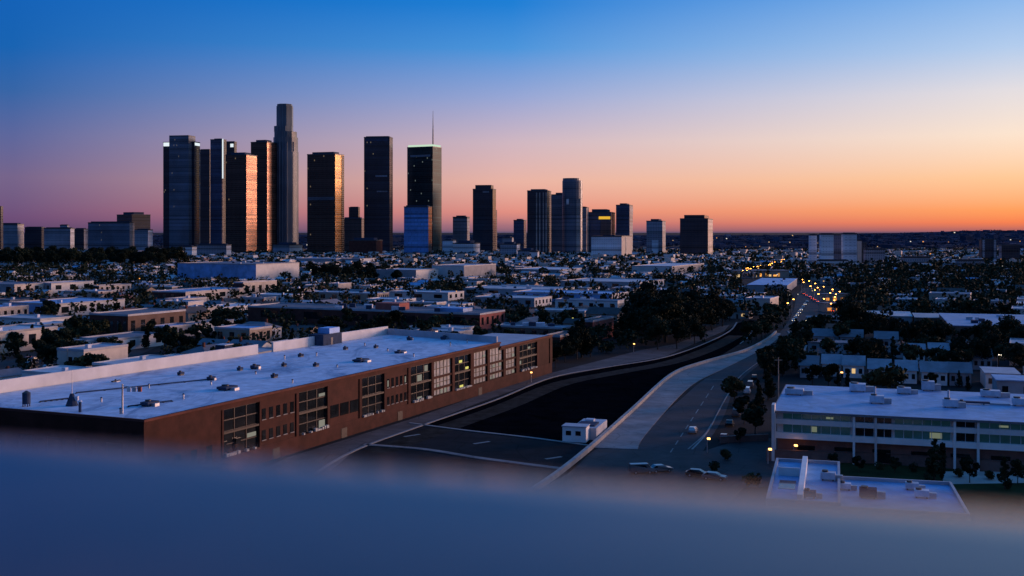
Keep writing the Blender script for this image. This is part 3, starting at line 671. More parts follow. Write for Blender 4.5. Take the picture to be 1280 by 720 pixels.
M['blindlit']=glow('pale_lit_blind',(.78,.74,.62),.28)
M['planter']=mat('white_flowering_planter',(.55,.55,.5),.9,var=.7,scale=2.5)
for x0,x1,k in bays:
    u0,u1=ub(x0),ub(x1); d=u1-u0; zt_=11.6 if x0>626 else 12.6; zm=(zt_+3.4)/2
    if k=='dark':
        for z0,z1 in ((3.5,zm-.2),(zm+.2,zt_-.05)): window(u0,u1,z0,z1,M['glassd'],max(3,int(d/3.4)),2,.2,M['blindlit'] if int(x0)%2 else M['yellit'],bt)
        b=MB(); bb(b,u0,u1,-.05,.42,zm-.2,zm+.2); b.build('floor_band',M['frame'],bt)
        b=MB(); 
        for q in range(int(d/.9)):
            if rb.random()<.7: uu=u0+.3+q*.9; bb(b,uu,uu+rb.uniform(.4,.85),-.6,-.03,3.4,3.6+rb.uniform(.1,.5))
        b.build('flower_trough_foliage',M['planter'],bt)
    elif k=='white':
        for z0,z1 in ((3.5,5.0),(5.5,8.0),(8.5,zt_-.1)): window(u0+.2,u1-.2,z0,z1,M['blind'],max(3,int(d/2.0)),2 if z1-z0>2 else 1,.1,M['blindlit'],bt)
        b=MB(); bb(b,u0,u1,.0,.6,5.0,5.5); bb(b,u0,u1,.0,.6,8.0,8.5); b.build('floor_band',M['brick'],bt)
    elif k=='small':
        b=MB(); bb(b,u0,u1,.1,.6,3.4,zt_); b.build('brick_panel',M['brick'],bt)
        n=5
        for r,(z0,z1) in enumerate(((4.6,6.6),(8.8,11.0))):
            for q in range(n):
                ua=u0+d*(q+.2)/n; b=MB(); bb(b,ua,ua+d*.5/n,.02,.12,z0,z1); w=b.build('window',M['glassd'],bt)
                b=MB(); bb(b,ua-.1,ua+d*.5/n+.1,-.06,.1,z0-.18,z0); o=b.build('sill',M['kerb'],bt); o.parent=w
                if rb.random()<.3:
                    b=MB(); bb(b,ua+.1,ua+d*.3/n,-.02,.02,z0+.3,z1-.4); o=b.build('lit_pane',M['blindlit'],bt); o.parent=w
    else:
        b=MB(); bb(b,u0,u1,.1,.6,3.4,zt_); b.build('brick_panel',M['brick'],bt)
        if k=='low':
            for q in range(3):
                ua=u0+d*(q+.08)/3; b=MB(); bb(b,ua,ua+d*.84/3,.02,.12,5.2,8.0); b.build('window',M['glassd'],bt)
# doors at street level and end-wall windows
for px in (345,430,500,600):
    u=ub(px); b=MB(); bb(b,u-1.2,u+1.2,-.1,-.02,0,2.2); b.build('door',M['frame'],bt)
for q in range(6):
    c_=A2+fd*(5+q*7); b=MB(); wallseg(b,c_,c_+fd*3.4,.08,5.5,9.5); b.build('window',M['glassd'],bt)
for q in range(5):
    u=8+q*4.4; b=MB(); bb(b,u,u+1.6,-.08,0,3.2,6.4); b.build('window',M['glassd'],bt)
OCC.mark([tuple(A2+ex*u+ey*v) for u,v in ((-3,-3),(LB+3,-3),(LB+3,25),(-3,55))])

# things standing on the roofs
def hvac(p,sx,sy,h,m,label,rz=0,name='rooftop_unit',duct=True,group=None):
    t=thing(name,label,'rooftop unit',p,rz,group)
    b=MB(); b.box(p[0]-sx/2,p[0]+sx/2,p[1]-sy/2,p[1]+sy/2,p[2]+.25,p[2]+h)
    def put(b,n,mm):
        me=b.build(n,mm); me.parent=t; me.matrix_parent_inverse.identity(); me.data.transform(__import__('mathutils').Matrix.Translation((-p[0],-p[1],-p[2]))); return me
    put(b,'casing',m)
    b=MB()
    for i in (-1,1): b.box(p[0]+i*sx*.35-.1,p[0]+i*sx*.35+.1,p[1]-sy*.45,p[1]+sy*.45,p[2],p[2]+.25)
    put(b,'skid',M['dmetal'])
    b=MB(); b.tube((p[0]-sx*.2,p[1],p[2]+h),(p[0]-sx*.2,p[1],p[2]+h+.3),min(sx,sy)*.3,k=12); put(b,'fan_cowl',M['dmetal'])
    if duct:
        b=MB(); b.box(p[0]+sx/2,p[0]+sx/2+sx*.5,p[1]-sy*.2,p[1]+sy*.2,p[2],p[2]+h*.7); put(b,'duct',M['metal'])
    return t
rz=math.atan2(ex.y,ex.x)
units=[(187,507,3.6,2.2,1.1,'flat dark','beside the tall light mast'),(226,469,1.6,1.2,1,'small dark','on the brick roof, near the rear parapet'),(264,475,2,1.4,1,'small dark','right of the roof pipe run'),(284,487,4.5,3,1.0,'wide flat dark','near the front edge of the brick roof'),
(300,463,1.4,1.2,1,'little dark','third of the middle row on brick roof'),(319,461,2.6,1.6,1.2,'blocky dark','in the middle of the brick roof'),(343,472,1.8,1.2,1,'low dark','above the paired small windows'),(355,458,1.4,1,1,'tiny dark','above the second dark window bay'),
(376,446,1.6,1.2,1,'compact dark','on the brick roof before the parapet gap'),(395,458,1.6,1.2,1,'squat dark','above the third brick panel'),(432,437,1.6,1.1,1,'small square dark','towards the middle far roof'),(470,435,1.6,1,1,'lone dark','above the fifth dark bay'),
(451,452,5,3,.9,'largest flat dark','near the front edge at mid roof'),(500,441,4.5,2,.7,'long low blue-grey','near the far front edge'),(512,425,2,1.4,1.2,'small boxy','near the far end of the brick roof'),(145,477,3,.8,.3,'very low','by the rear parapet at the near end'),(310,434,3,1.6,1.4,'dark twin-fan','against the rear parapet gap'),(283,446,3.4,1.8,1.3,'dark cluster','against the rear parapet, left part'),(556,424,4,1.6,1.2,'blue long','by the end parapet'),(540,416,6,2,1.4,'dark long','along the far rear parapet'),(575,420,3,1.5,1,'small pale-topped','at the far right roof corner')]
for px,py,sx,sy,h,k,w in units:
    p=G(px,py,13.75); hvac(p,sy*.85,sx*.85,h*.75,M['unit'],f'{k} vent unit {w}',rz-R(90) if True else 0,duct=sx>1.8)
p=G(407,430,13.75); t=thing('stair_house','dark blue boxy stair house on the rear edge of the brick roof','roof house',p,rz)
def local_box(t,n,m,*dims):
    b=MB(); b.box(*dims); o=b.build(n,m); o.parent=t; return o
local_box(t,'wall',M['unit'],-5,5,-2.5,2.5,0,3.2); local_box(t,'upper_block',M['blue'],-1,4.5,-2,2,3.2,4.8); local_box(t,'door',M['dmetal'],-1,0,-2.56,-2.5,0,2.1)
for px,py,lb in ((280,445,'pale square lift house with grey top on the rear parapet'),):
    p=G(px,py,13.75); t=thing('stair_house',lb,'roof house',p,rz); local_box(t,'wall',M['unit'],-1.6,1.6,-1.5,1.5,0,3); local_box(t,'cap',M['unitw'],-1.8,1.8,-1.7,1.7,3,3.2)
# tank, aerial cone and pipes at the near end
p=G(33,508,13.75); t=thing('water_tank','dark upright water tank near the front corner of the white roof','tank',p)
b=MB(); b.tube((0,0,.5),(0,0,2.6),.75,k=14); o=b.build('drum',M['unit']); o.parent=t; b=MB(); b.tube((0,0,2.6),(0,0,3.0),.75,.15,k=14); o=b.build('cap',M['dmetal']); o.parent=t
for i in (-1,1):
    for j in (-1,1): local_box(t,'leg',M['dmetal'],i*.45-.08,i*.45+.08,j*.45-.08,j*.45+.08,0,.5)
p=G(90,507,13.75); t=thing('aerial_mast','thin aerial on a dark cone base on the near brick roof','aerial',p)
b=MB(); b.tube((0,0,0),(0,0,2.3),1.2,.35,k=10); o=b.build('base',M['unit']); o.parent=t; b=MB(); b.tube((0,0,2.3),(0,0,7),.07,.03); o=b.build('pole',M['metal']); o.parent=t
local_box(t,'receiver_box',M['unitw'],.5,1.2,-.3,.3,1.0,1.8)
p=G(100,515,13.75); t=thing('vent_stack','short dark vent stack with pale cap beside the aerial cone','vent',p)
b=MB(); b.tube((0,0,0),(0,0,1.9),.28); o=b.build('pipe',M['unit']); o.parent=t; b=MB(); b.tube((0,0,1.9),(0,0,2.2),.5,.2); o=b.build('cap',M['unitw']); o.parent=t
def pipe(lb,a,b_):
    a=G(*a,13.75); c=G(*b_,13.75); t=thing('roof_pipe',lb,'pipe',a); b=MB(); b.tube((a.x,a.y,13.95),(c.x,c.y,13.95),.14); b.build('pipe',M['unit'],t)
    b=MB()
    for k in range(6):
        q=a.lerp(c,k/5); b.box(q.x-.2,q.x+.2,q.y-.2,q.y+.2,13.76,13.9)
    b.build('support_block',M['dmetal'],t)
pipe('thin pipe run lying along the white roof at mid depth',(95,492),(262,475)); pipe('second pipe run near the front edge of the white roof',(160,509),(215,502)); pipe('pipe run behind the water tank',(50,503),(85,499))
rv=random.Random(21)
for i in range(16):
    u=UB*(i+.5)/16; v=rv.uniform(5,34); q=A2+ex*u+ey*v; t=thing('vent_pipe','','vent',(q.x,q.y,13.75)); x_,y_=PX((q.x,q.y,13.75)); t['px']=x_
    h_=rv.uniform(.5,1.1); b=MB(); b.tube((0,0,0),(0,0,h_),.16); o=b.build('pipe',M['metal']); o.parent=t; b=MB(); b.tube((0,0,h_),(0,0,h_+.2),.3,.08); o=b.build('cap',M['unit']); o.parent=t
_o='first second third fourth fifth sixth seventh eighth ninth tenth eleventh twelfth thirteenth fourteenth fifteenth sixteenth'.split()
for i,t in enumerate(sorted([o for o in scene.objects if o.name.startswith('vent_pipe')],key=lambda o:o['px'])):
    t['label']=f'small capped vent pipe on the white roof, {_o[i]} from the left'; t['group']='vent pipes on the white roof'; del t['px']
# tall light mast in front of the brick building
Yl=205; q=Vector(((153-640)*Yl/F,Yl,0)); t=thing('light_mast','tall thin light mast with a lamp bracket before the white roof','lamp post',q)
zt=Zat(480,Yl); b=MB(); b.tube((q.x,q.y,0),(q.x,q.y,zt),.28,.14); b.build('pole',M['metal'],t)
b=MB(); b.tube((q.x,q.y,zt-.3),(q.x+3.4,q.y,zt-.9),.07); b.build('arm',M['metal'],t)
for k in range(3):
    b=MB(); b.box(q.x+.9+k*1.0,q.x+1.5+k*1.0,q.y-.3,q.y+.3,zt-1.4,zt-.55); b.build('lamp_head',M['unitw'] if k<2 else M['redwall'],t)

# ------------------------------------------------------------------ white office with window bands (right)
FL=G(971,514,10); FRr=G(1280,528.6,10); O=Vector((FL.x,FL.y)); ox=(Vector((FRr.x,FRr.y))-O).normalized(); oy=Vector((-ox.y,ox.x)); LO,WO=74,41
ot=thing('office_building','white three-storey office with teal window bands and pale blue roof','office building',(O.x,O.y,0))
def ob(b,u0,u1,v0,v1,z0,z1,ms=0,mt=None): b.obox(O,ox,oy,u0,u1,v0,v1,z0,z1,ms,mt)
b=MB(); ob(b,0,LO,.8,WO,4.6,9.9); ob(b,2,LO-2,3,WO-1,0,4.6); b.build('wall',M['white'],ot)
b=MB(); ob(b,-.8,LO,-.5,WO,9.9,10.15); b.build('roof',M['rblue'],ot)
b=MB(); ob(b,-.9,LO,-.7,-.5,9.75,10.2); ob(b,-1.0,-.8,-.7,WO,9.75,10.2); b.build('fascia',M['rgrey'],ot)
for z0,z1 in ((7.45,8.5),(4.5,5.7)):
    b=MB(); ob(b,-.2,LO,-.25,.8,z0-.0,z1); b.build('spandrel',M['white'],ot)
sects=[(1.2,14.5,'t'),(15.5,19.0,'d'),(19.6,22.5,'d'),(23,33.5,'t'),(34.5,38,'d'),(38.8,50,'t'),(51,71,'t')]
for z0,z1 in ((8.5,9.55),(5.7,7.45)):
    for u0,u1,k in sects:
        n=max(2,int((u1-u0)/1.7))
        b=MB(); ob(b,u0,u1,.62,.72,z0,z1); w=b.build('window',M['glasst'] if k=='t' else M['glassd'],ot)
        b=MB()
        for q in range(n+1): uu=u0+(u1-u0)*q/n; ob(b,max(u0,uu-.05),min(u1,uu+.05),.5,.62,z0,z1)
        o=b.build('mullion',M['unitw'],ot); o.parent=w
        if rb.random()<.55 and k=='t':
            uu=rb.uniform(u0,u1-3); b=MB(); ob(b,uu,uu+rb.uniform(1,2.4),.55,.615,z0+.3,z1-.35); o=b.build('lit_pane',glow('cool_lit_pane',(.6,.7,.5),.22),ot); o.parent=w
for u in (-.6,15,19.2,34,38.3,50.5,72.2):
    b=MB(); ob(b,u,u+.45,-.45,.5,0,9.9); b.build('column',M['white'],ot)
b=MB(); ob(b,-.9,-.3,-2,1,0,11.6); b.build('fin_wall',M['white'],ot)
b=MB(); ob(b,0,LO,1.6,3,0,4.5); b.build('ground_floor_wall',M['terra'],ot)
for k in range(9):
    b=MB(); ob(b,4+k*7.4,7.5+k*7.4,1.5,1.6,.3,3.0); b.build('garage_opening',M['glassd'],ot)
OCC.mark([tuple(O+ox*u+oy*v) for u,v in ((-3,-6),(LO,-6),(LO,WO+2),(-3,WO+2))])
rzo=math.atan2(ox.y,ox.x)
for px,py,sx,sy,h,lb in ((993,493,4,3,1.4,'white plant unit at the west end of the office roof'),(1072,489,3.6,3,1.8,'white unit with ducts at the rear of the office roof'),(1096,504,3,2.2,1.7,'white unit with upright pipe near the office roof front'),(1130,492,3,2.4,1.4,'plain white unit in the rear row, third along'),(1160,488,2.8,2.6,2.2,'tall white cabinet unit at the rear roof edge'),(1188,509,3,2.2,1.7,'white unit with pipe, second near the front roof edge'),(1238,496,4,2.6,1.5,'wide white unit far along the office roof'),(1275,507,3,2.4,1.6,'white unit at the frame edge on office roof'),(1212,505,8,1.2,.6,'long low dark duct on the office roof')):
    p=G(px,py,10.15); tt=hvac(p,sx,sy,h,M['unitw'] if 'dark' not in lb else M['unit'],lb,rzo,duct=True)
    if 'pipe' in lb:
        b=MB(); b.tube((-.4,-.2,h),(-.4,-.2,h+1.9),.22); o=b.build('flue',M['unitw']); o.parent=tt
# terracotta garden wall and terrace in front
def wall_px(name,lb,pts,h,w,m):
    q=[G(*p) for p in pts]; t=thing(name,lb,'wall',q[0]); r=ribbon([(a.x,a.y) for a in q],w); k=len(q); b=MB()
    for i in range(k-1): b.prism([r[i],r[i+1],r[2*k-2-i],r[2*k-1-i]][::-1],0,h)
    b.build('wall',m,t)
    b=MB(); r=ribbon([(a.x,a.y) for a in q],w+.2)
    for i in range(k-1): b.prism([r[i],r[i+1],r[2*k-2-i],r[2*k-1-i]][::-1],h,h+.12)
    b.build('coping',M['terra'] if m is M['terra'] else M['kerb'],t)
wall_px('garden_wall','long terracotta garden wall before the white office',[(958,576),(1100,580),(1300,594)],2.2,.4,M['terra'])
wall_px('garden_wall','short pinkish wall by the car lights left of the office',[(900,554),(960,551)],1.4,.4,M['terra'])
# lower buildings at the bottom right, roofs tinted blue for the sky light
def flat_block(name,lb,px0,py0,px1,py1,z,depth,wm,rm,cat='building',par=.5,skirt=None):
    a=G(px0,py0,z); c=G(px1,py1,z); a2=Vector((a.x,a.y)); d=Vector((c.x,c.y))-a2; l=d.length; d/=l; n=Vector((-d.y,d.x))
    t=thing(name,lb,cat,(a.x,a.y,0)); b=MB(); b.obox(a2,d,n,0,l,0,depth,0,z-.15); b.build('wall',wm,t)
    b=MB(); b.obox(a2,d,n,.3,l-.3,.3,depth-.3,z-.15,z-.03); b.build('roof',rm,t)
    b=MB()
    for u0,u1,v0,v1 in ((-.1,l+.1,-.1,.3),(-.1,l+.1,depth-.3,depth+.1),(-.1,.3,.3,depth-.3),(l-.3,l+.1,.3,depth-.3)): b.obox(a2,d,n,u0,u1,v0,v1,z-.5,z+par)
    b.build('parapet',M['memb2'],t)
    OCC.mark([tuple(a2+d*u+n*v) for u,v in ((-2,-2),(l+2,-2),(l+2,depth+2),(-2,depth+2))]); return t,a2,d,n,l
lt,a2,d,n,l=flat_block('low_building','low pale building with stepped sunken sky-lit blue roof decks, lower right',958,627,1050,633,8,30,M['white'],M['deck'])
b=MB(); b.obox(a2,d,n,l*.42,l*.5,.5,29.4,7.9,9.2); b.build('party_wall',M['white'],lt)
b=MB(); b.obox(a2,d,n,.8,l*.4,18.6,18.9,7.9,9.3); b.build('party_wall',M['white'],lt)
b=MB(); b.obox(a2,d,n,1.2,l*.36,9,15,7.98,8.02); b.build('roof_opening',M['glassd'],lt)
lt,a2,d,n,l=flat_block('low_building','long low building with sky-lit blue flat roof, nearest on the lower right',1046,637,1212,647,7,21,M['grey'],M['deck'])
for px,py,lb,dd in ((1035,600,'pale bent duct on the stepped blue roof',1.6),(1056,612,'small white machine at the blue roof corner',1.3),(1140,612,'white cabinet on the long blue roof',1.4),(1152,622,'grey box beside the white cabinet',1.5),(1012,622,'grey vent box on the stepped blue roof',1.3),(1085,622,'low grey skylight box on the long blue roof',1.8)):
    hvac(G(px,py,8.0 if px<1045 else 6.97),dd*1.4,dd,dd*.8,M['unitw'] if 'white' in lb or 'pale' in lb else M['unit'],lb,rzo)
# white site cabin and its lower wing on the dark lot
C=G(703,552); t=thing('site_cabin','pale blue-white site cabin with dark flat-topped wing on the dark lot','cabin',C,R(-16))
local_box(t,'wall',M['white'],0,5.4,0,3.6,0,3.4); local_box(t,'roof',M['memb2'],-.15,5.55,-.15,3.75,3.4,3.6)
local_box(t,'rear_wing',M['memb2'],1.4,7.0,3.62,16,0,2.7); local_box(t,'wing_roof',M['unit'],2,6.2,5.5,10.5,2.72,3.05); local_box(t,'rear_hatch',M['unitw'],2.6,4.6,12,14,2.72,3.2)
for k in range(2): local_box(t,'window',M['glassd'],.8+k*2.2,2.0+k*2.2,-.05,0,1.5,2.5)
OCC.mark(circ(C.x+5,C.y+5,10))
# ------------------------------------------------------------------ hand-placed district buildings
def front_clear(P,yb):
    # the yard in front of a block stays open
    for p in P:
        p=Vector(p)
    L_=45 if yb<385 else 22
    for i in range(len(P)):
        p,q=Vector(P[i]),Vector(P[(i+1)%len(P)]); m=(p+q)/2; d=(-m).normalized()*L_
        OCC.mark([tuple(p),tuple(q),tuple(q+d),tuple(p+d)])
def district(name,lb,xl,xc,xr,yb,h,thd,wl,wr,roof,gable=False,group=None,wins=None,z0=0,eq=0):  # mostly dull wl, pale wr: sunset side and shaded side put into wall colours
    if wins is None: wins=0 if yb<362 else random.choice([3,4,5,6])
    """block whose near foot corner shows at (xc, yb)"""
    Y=G(640,yb).y; C,el,er,a,b=corner(xl,xc,xr,Y,R(thd)); b=min(max(b,6),160); a=min(max(a,6),160)
    t=thing(name,lb,'warehouse' if name=='warehouse' else 'building',(C.x,C.y,0),group=group)
    P=cpoly(C,el,er,a,b); m=MB()
    for i,mi in ((0,1),(1,0),(2,1),(3,0)): p,q=P[i],P[(i+1)%4]; m.face([(*p,0),(*q,0),(*q,h),(*p,h)],mi)
    if gable:
        k=.16*b; mid=[C+er*b*.5, C+er*b*.5+el*a]
        m.face([(*P[0],h),(*P[1],h),(*mid[0],h+k)],1); m.face([(*P[3],h),(*mid[1],h+k),(*P[2],h)],1)
    m.build('wall',[wl,wr],t)
    m=MB()
    if gable:
        o=.3; m.face([(*(P[0]),h),(*mid[0],h+k),(*mid[1],h+k),(*P[3],h)][::-1]); m.face([(*P[1],h),(*P[2],h),(*mid[1],h+k),(*mid[0],h+k)][::-1])
    else:
        m.prism(cpoly(C,el,er,a,b,.35),h-.6,h-.35)
        Q=cpoly(C,el,er,a,b,-.12); I=cpoly(C,el,er,a,b,.3)
    m.build('roof',roof,t)
    if not gable:
        m=MB()
        for i in range(4): j=(i+1)%4; m.prism([Q[i],Q[j],I[j],I[i]],h-.7,h+.15)
        m.build('parapet',M['memb2'],t)
    for k in range(wins):
        u=a*(k+.3)/wins; m=MB(); m.prism([tuple(C+el*u-er*.08),tuple(C+el*(u+a*.4/wins)-er*.08),tuple(C+el*(u+a*.4/wins)),tuple(C+el*u)],h*.3,h*.75,bottom=True); m.build('window',M['glassd'],t)
    for k in range(wins):
        u=b*(k+.3)/wins; m=MB(); m.prism([tuple(C+er*u-el*.08),tuple(C+er*(u+b*.4/wins)-el*.08),tuple(C+er*(u+b*.4/wins)),tuple(C+er*u)],h*.3,h*.75,bottom=True); m.build('window',M['glassd'],t)
    for k in range(eq):
        q=C+el*a*random.uniform(.15,.85)+er*b*random.uniform(.2,.8); s=random.uniform(1,2.2)
        m=MB(); m.box(q.x-s,q.x+s,q.y-s*.8,q.y+s*.8,h-.35,h+random.uniform(.8,1.8)); m.build('roof_vent',M['unit'] if k%2 else M['unitw'],t)
    OCC.mark(cpoly(C,el,er,a,b,-2)); OPEN.append((xl,xr,PX((C.x,C.y,h))[1]-(2 if h<9 else 0),yb,max(C.y,(C+el*a).y,(C+er*b).y))); return t,C,el,er,a,b
Wm,Cr,Gy,Bl,Br,Tn=M['white'],M['cream'],M['grey'],M['blue'],M['brick2'],M['tan']
D=24.9
district('warehouse','big blue corrugated warehouse with pale pink right end wall',222,320,374,354,17.5,D,Bl,Wm,M['rgrey'],eq=5)
district('building','peach billboard-like white hall under the white-crowned tower',150,190,230,328,17,D,M['rdark'],Cr,M['rgrey'])
district('warehouse','long peach-walled warehouse, upper of the left edge group',-40,18,62,368,7.5,D,Gy,Cr,M['rgrey'])
district('warehouse','white long shed continuing right of the upper left-edge warehouse',40,64,117,366,7.5,D,Gy,Wm,M['rwhite'])
district('warehouse','long white-walled shed rising to the right, left part of frame',10,70,156,397,7.5,D,Bl,Wm,M['rblue'],eq=2)
district('warehouse','peach warehouse at the left frame edge with shaded blue side',-60,-6,36,404,8,D,Gy,Cr,M['rblue'],eq=2)
district('building','pink-walled two-storey hall at the left frame edge with dark openings',-90,-40,72,447,8.5,D,Gy,Cr,M['rwhite'],wins=5,eq=3)
district('building','small peach block right of the white sheds',112,124,164,366,5.5,D,Br,Cr,M['rgrey'])
district('warehouse','long peach-walled warehouse below the blue corrugated one',190,232,304,378,7,D,Br,Cr,M['rblue'])
district('building','tall peach block stepping below the pink end of the blue warehouse',292,304,346,372,11,D,Br,Cr,M['rgrey'])
district('building','low white block with dark gap behind the rear parapet',222,242,292,417,4.5,D,Gy,Wm,M['rgrey'])
district('building','low white house row behind trees left of the rear parapet',100,140,206,440,5,D,Gy,Wm,M['rgrey'],wins=4)
district('building','small white block low among trees at far left',95,108,133,440,4.5,D,Gy,Wm,M['rwhite'])
district('building','brown brick hall with broad blank wall left of the dark brick row',112,160,232,425,11,D,Br,M['brown'],M['rgrey'])
district('building','low grey block before the brown brick hall',186,208,243,424,5.5,D,Gy,Gy,M['rblue'])
district('building','tan block with orange wall behind the rear parapet',268,312,340,432,7,D,Tn,Tn,M['rblue'])
t,C,el,er,a,b=district('building','long dark brick block with red end wall behind the white roof',310,600,631,413,8,D,M['brick2'],M['redwall'],M['rgrey'],eq=14)
m=MB(); q=C+el*a*.36+er*8; m.obox(q,el,er,0,14,0,10,7.65,11); m.build('roof_house',M['redwall'],t)
m=MB(); q=C+el*a*.1+er*9; m.obox(q,el,er,0,16,0,10,7.65,9.5); m.build('roof_house',M['blue'],t)
district('building','flat canopied shop with striped grey roof beyond the brick building end',618,704,716,424,5,D,M['brown'],M['brown'],M['memb2'],eq=6)
district('building','red-walled shop with arched dark openings before the big trees',734,741,767,427,9,D,Br,M['redwall'],M['rdark'],wins=3)
district('building','dark brick annex at the far corner of the brick building',688,700,722,446,8,D,Br,Br,M['rdark'],wins=3)
# pale sheds between dark brick block and towers
for i,(xl,xc,xr,yb,h,wl,wr,rf,lb) in enumerate((
 (470,520,548,352,11,Gy,Wm,M['rwhite'],'white hall right of the dark trees below the plain dark tower'),
 (540,580,620,350,14,Wm,Gy,M['rwhite'],'biggest white hall below the notched tower'),
 (382,470,486,378,6,Tn,Tn,M['rwhite'],'long pinkish shed just behind the dark brick block'),
 (486,560,580,376,5.5,Wm,Wm,M['rwhite'],'long white shed row right of the pinkish shed'),
 (575,690,720,372,5.5,Gy,Wm,M['rwhite'],'longest pale shed left of the big trees'),
 (640,765,786,379,6,Bl,Wm,M['rblue'],'long blue-roofed shed, upper of the pair by the big trees'),
 (590,668,690,384,5.5,Gy,Wm,M['rwhite'],'white roofed shed behind the red end wall'),
 (694,772,780,391,7,Wm,Wm,M['rwhite'],'pale lavender shed nearest the big trees'),
 (700,800,830,362,6,Gy,Wm,M['rwhite'],'pale shed row behind the big trees'),
 (375,400,428,342,7,Gy,Wm,M['rwhite'],'white low hall right of the blue corrugated warehouse'),
 (790,840,880,343,9,Wm,Gy,M['rwhite'],'white hall below the broad dark tower'),
 (640,700,735,344,6,Gy,Wm,M['rwhite'],'white hall below the finned tower'),
 (420,450,470,330,8,Gy,Wm,M['rgrey'],'far white hall below the small brown blocks'),
 (300,330,345,384,6,Gy,Cr,M['rgrey'],'cream shed behind the left end of dark brick block'),
 (370,420,440,330,8,Gy,Gy,M['rwhite'],'far grey hall at the foot of the gold-edged tower'))):
    district('warehouse',lb,xl,xc,xr,yb,h,D,wl,wr,rf,eq=3 if yb>370 else 0)
# right side
D2=-17.5
def right_block(name,lb,x0,x1,yb,h,dep,wm,rm,gable=False,wins=0,eq=0,lit=False):
    a0=G(x0,yb); ang=math.atan2(-.3,.954); d=Vector((math.cos(ang),math.sin(ang))); n=Vector((-d.y,d.x)); a2=Vector((a0.x,a0.y))
    l=((x1-640)*a0.y-F*a0.x)/(F*d.x-(x1-640)*d.y)
    t=thing(name,lb,'house' if name=='house' else 'building',(a0.x,a0.y,0),ang)
    m=MB(); m.obox((0,0),(1,0),(0,1),0,l,0,dep,0,h)
    if gable:
        k=dep*.22; m.face([(0,0,h),(0,dep/2,h+k),(0,dep,h)]); m.face([(l,0,h),(l,dep,h),(l,dep/2,h+k)])
    o=m.build('wall',wm); o.parent=t
    m=MB()
    if gable:
        v=.5; m.prism
        m.face([(-v,-v,h-.2),(l+v,-v,h-.2),(l+v,dep/2,h+k+.12),(-v,dep/2,h+k+.12)]); m.face([(l+v,dep+v,h-.2),(-v,dep+v,h-.2),(-v,dep/2,h+k+.12),(l+v,dep/2,h+k+.12)])
    else: m.obox((0,0),(1,0),(0,1),-.3,l+.3,-.3,dep+.3,h,h+.35)
    o=m.build('roof',rm); o.parent=t
    for k in range(wins):
        u=l*(k+.25)/wins; m=MB(); m.box(u,u+min(1.6,l*.5/wins),-.06,0,h*.35,h*.72); o=m.build('window',M['warmlit'] if lit and k==wins//2 else M['glassd']); o.parent=t
    for k in range(eq):
        u=random.uniform(.1,.9)*l; v=random.uniform(.2,.8)*dep; s=random.uniform(.7,1.6); m=MB(); m.box(u-s,u+s,v-s,v+s,h+.35,h+1.6); o=m.build('roof_vent',M['unitw'] if k%2 else M['unit']); o.parent=t
    OCC.mark([tuple(a2+d*u+n*v) for u,v in ((-2,-2),(l+2,-2),(l+2,dep+2),(-2,dep+2))]); OPEN.append((x0,x1,HY+F*(CZ-h)/(a2.y+dep*.6),yb-2,a2.y)); return t
right_block('building','wide low block with pale bluish roof and brown wall, right of the trees',1188,1330,428,7,75,M['brown'],M['rblue'],wins=6,eq=8)
right_block('building','long low pale-roofed block by the dark trees, left part',1084,1140,406,4.5,34,Gy,M['rwhite'],wins=3,eq=2)
right_block('building','low pale lavender-roofed block before the wide brown one',1144,1182,410,5,30,M['brown'],M['memb2'],wins=2)
right_block('building','blue-roofed big store where the road bends',934,984,366,6,130,Gy,M['rblue'],eq=3)
right_block('building','long grey low block along the side road right of the intersection',1010,1090,441,4,9,Gy,M['rgrey'],wins=4)
right_block('building','pale low flat house at the right frame edge above the office',1232,1275,486,4.5,16,M['white'],M['memb2'],wins=3)
right_block('building','blue-roofed cabin behind the right end of the office',1246,1300,498,5,12,Gy,M['rblue'],wins=2)
M['proof']=mat('pale_shingle_roof',(.27,.28,.32),.8,var=.35,scale=.3)
hs=[(1000,1022,466,'grey','first house of the pale-roofed row left of the trees'),(1028,1051,464,'white','second house of the pale-roofed row above the office'),(1054,1080,466,'white','third house of the row, with a lit window in front'),(1086,1113,471,'white','fourth house of the row, broad pale hip of roof'),(1121,1146,473,'white','fifth house of the row, standing slightly apart'),(1152,1184,475,'white','sixth house of the row, widest pale roof'),(1187,1214,476,'grey','last house of the pale-roofed row'),(1130,1156,448,'white','left of two pale houses in the row behind'),(1162,1186,447,'white','right of two pale houses in the row behind'),(1016,1042,426,'grey','small house beside the side road bend'),(1050,1078,427,'grey','dim house in the row beside the side road'),(1094,1122,430,'grey','dim gabled house before the dark trees'),(1216,1240,456,'grey','dark-fronted house right of the pale pair')]
for i,(x0,x1,yb,wm,lb) in enumerate(hs):
    right_block('house',lb,x0,x1,yb+6,4.2,11,M[wm],M['proof'] if wm=='white' else M['rgrey'],gable=True,wins=3,lit=(i==2))

OCC.mark(gp((922,349),(990,346),(1000,356),(975,366),(930,364)))
OPEN.append((925,985,338,350,1100)); OPEN.append((990,1052,356,408,1100)); OPEN.append((935,985,352,366,860)); OPEN.append((905,1000,404,440,420)); OPEN.append((190,1280,296,322,1750))
OCC.mark(gp((996,360),(1018,352),(1052,372),(1050,410),(1000,412),(985,395)))
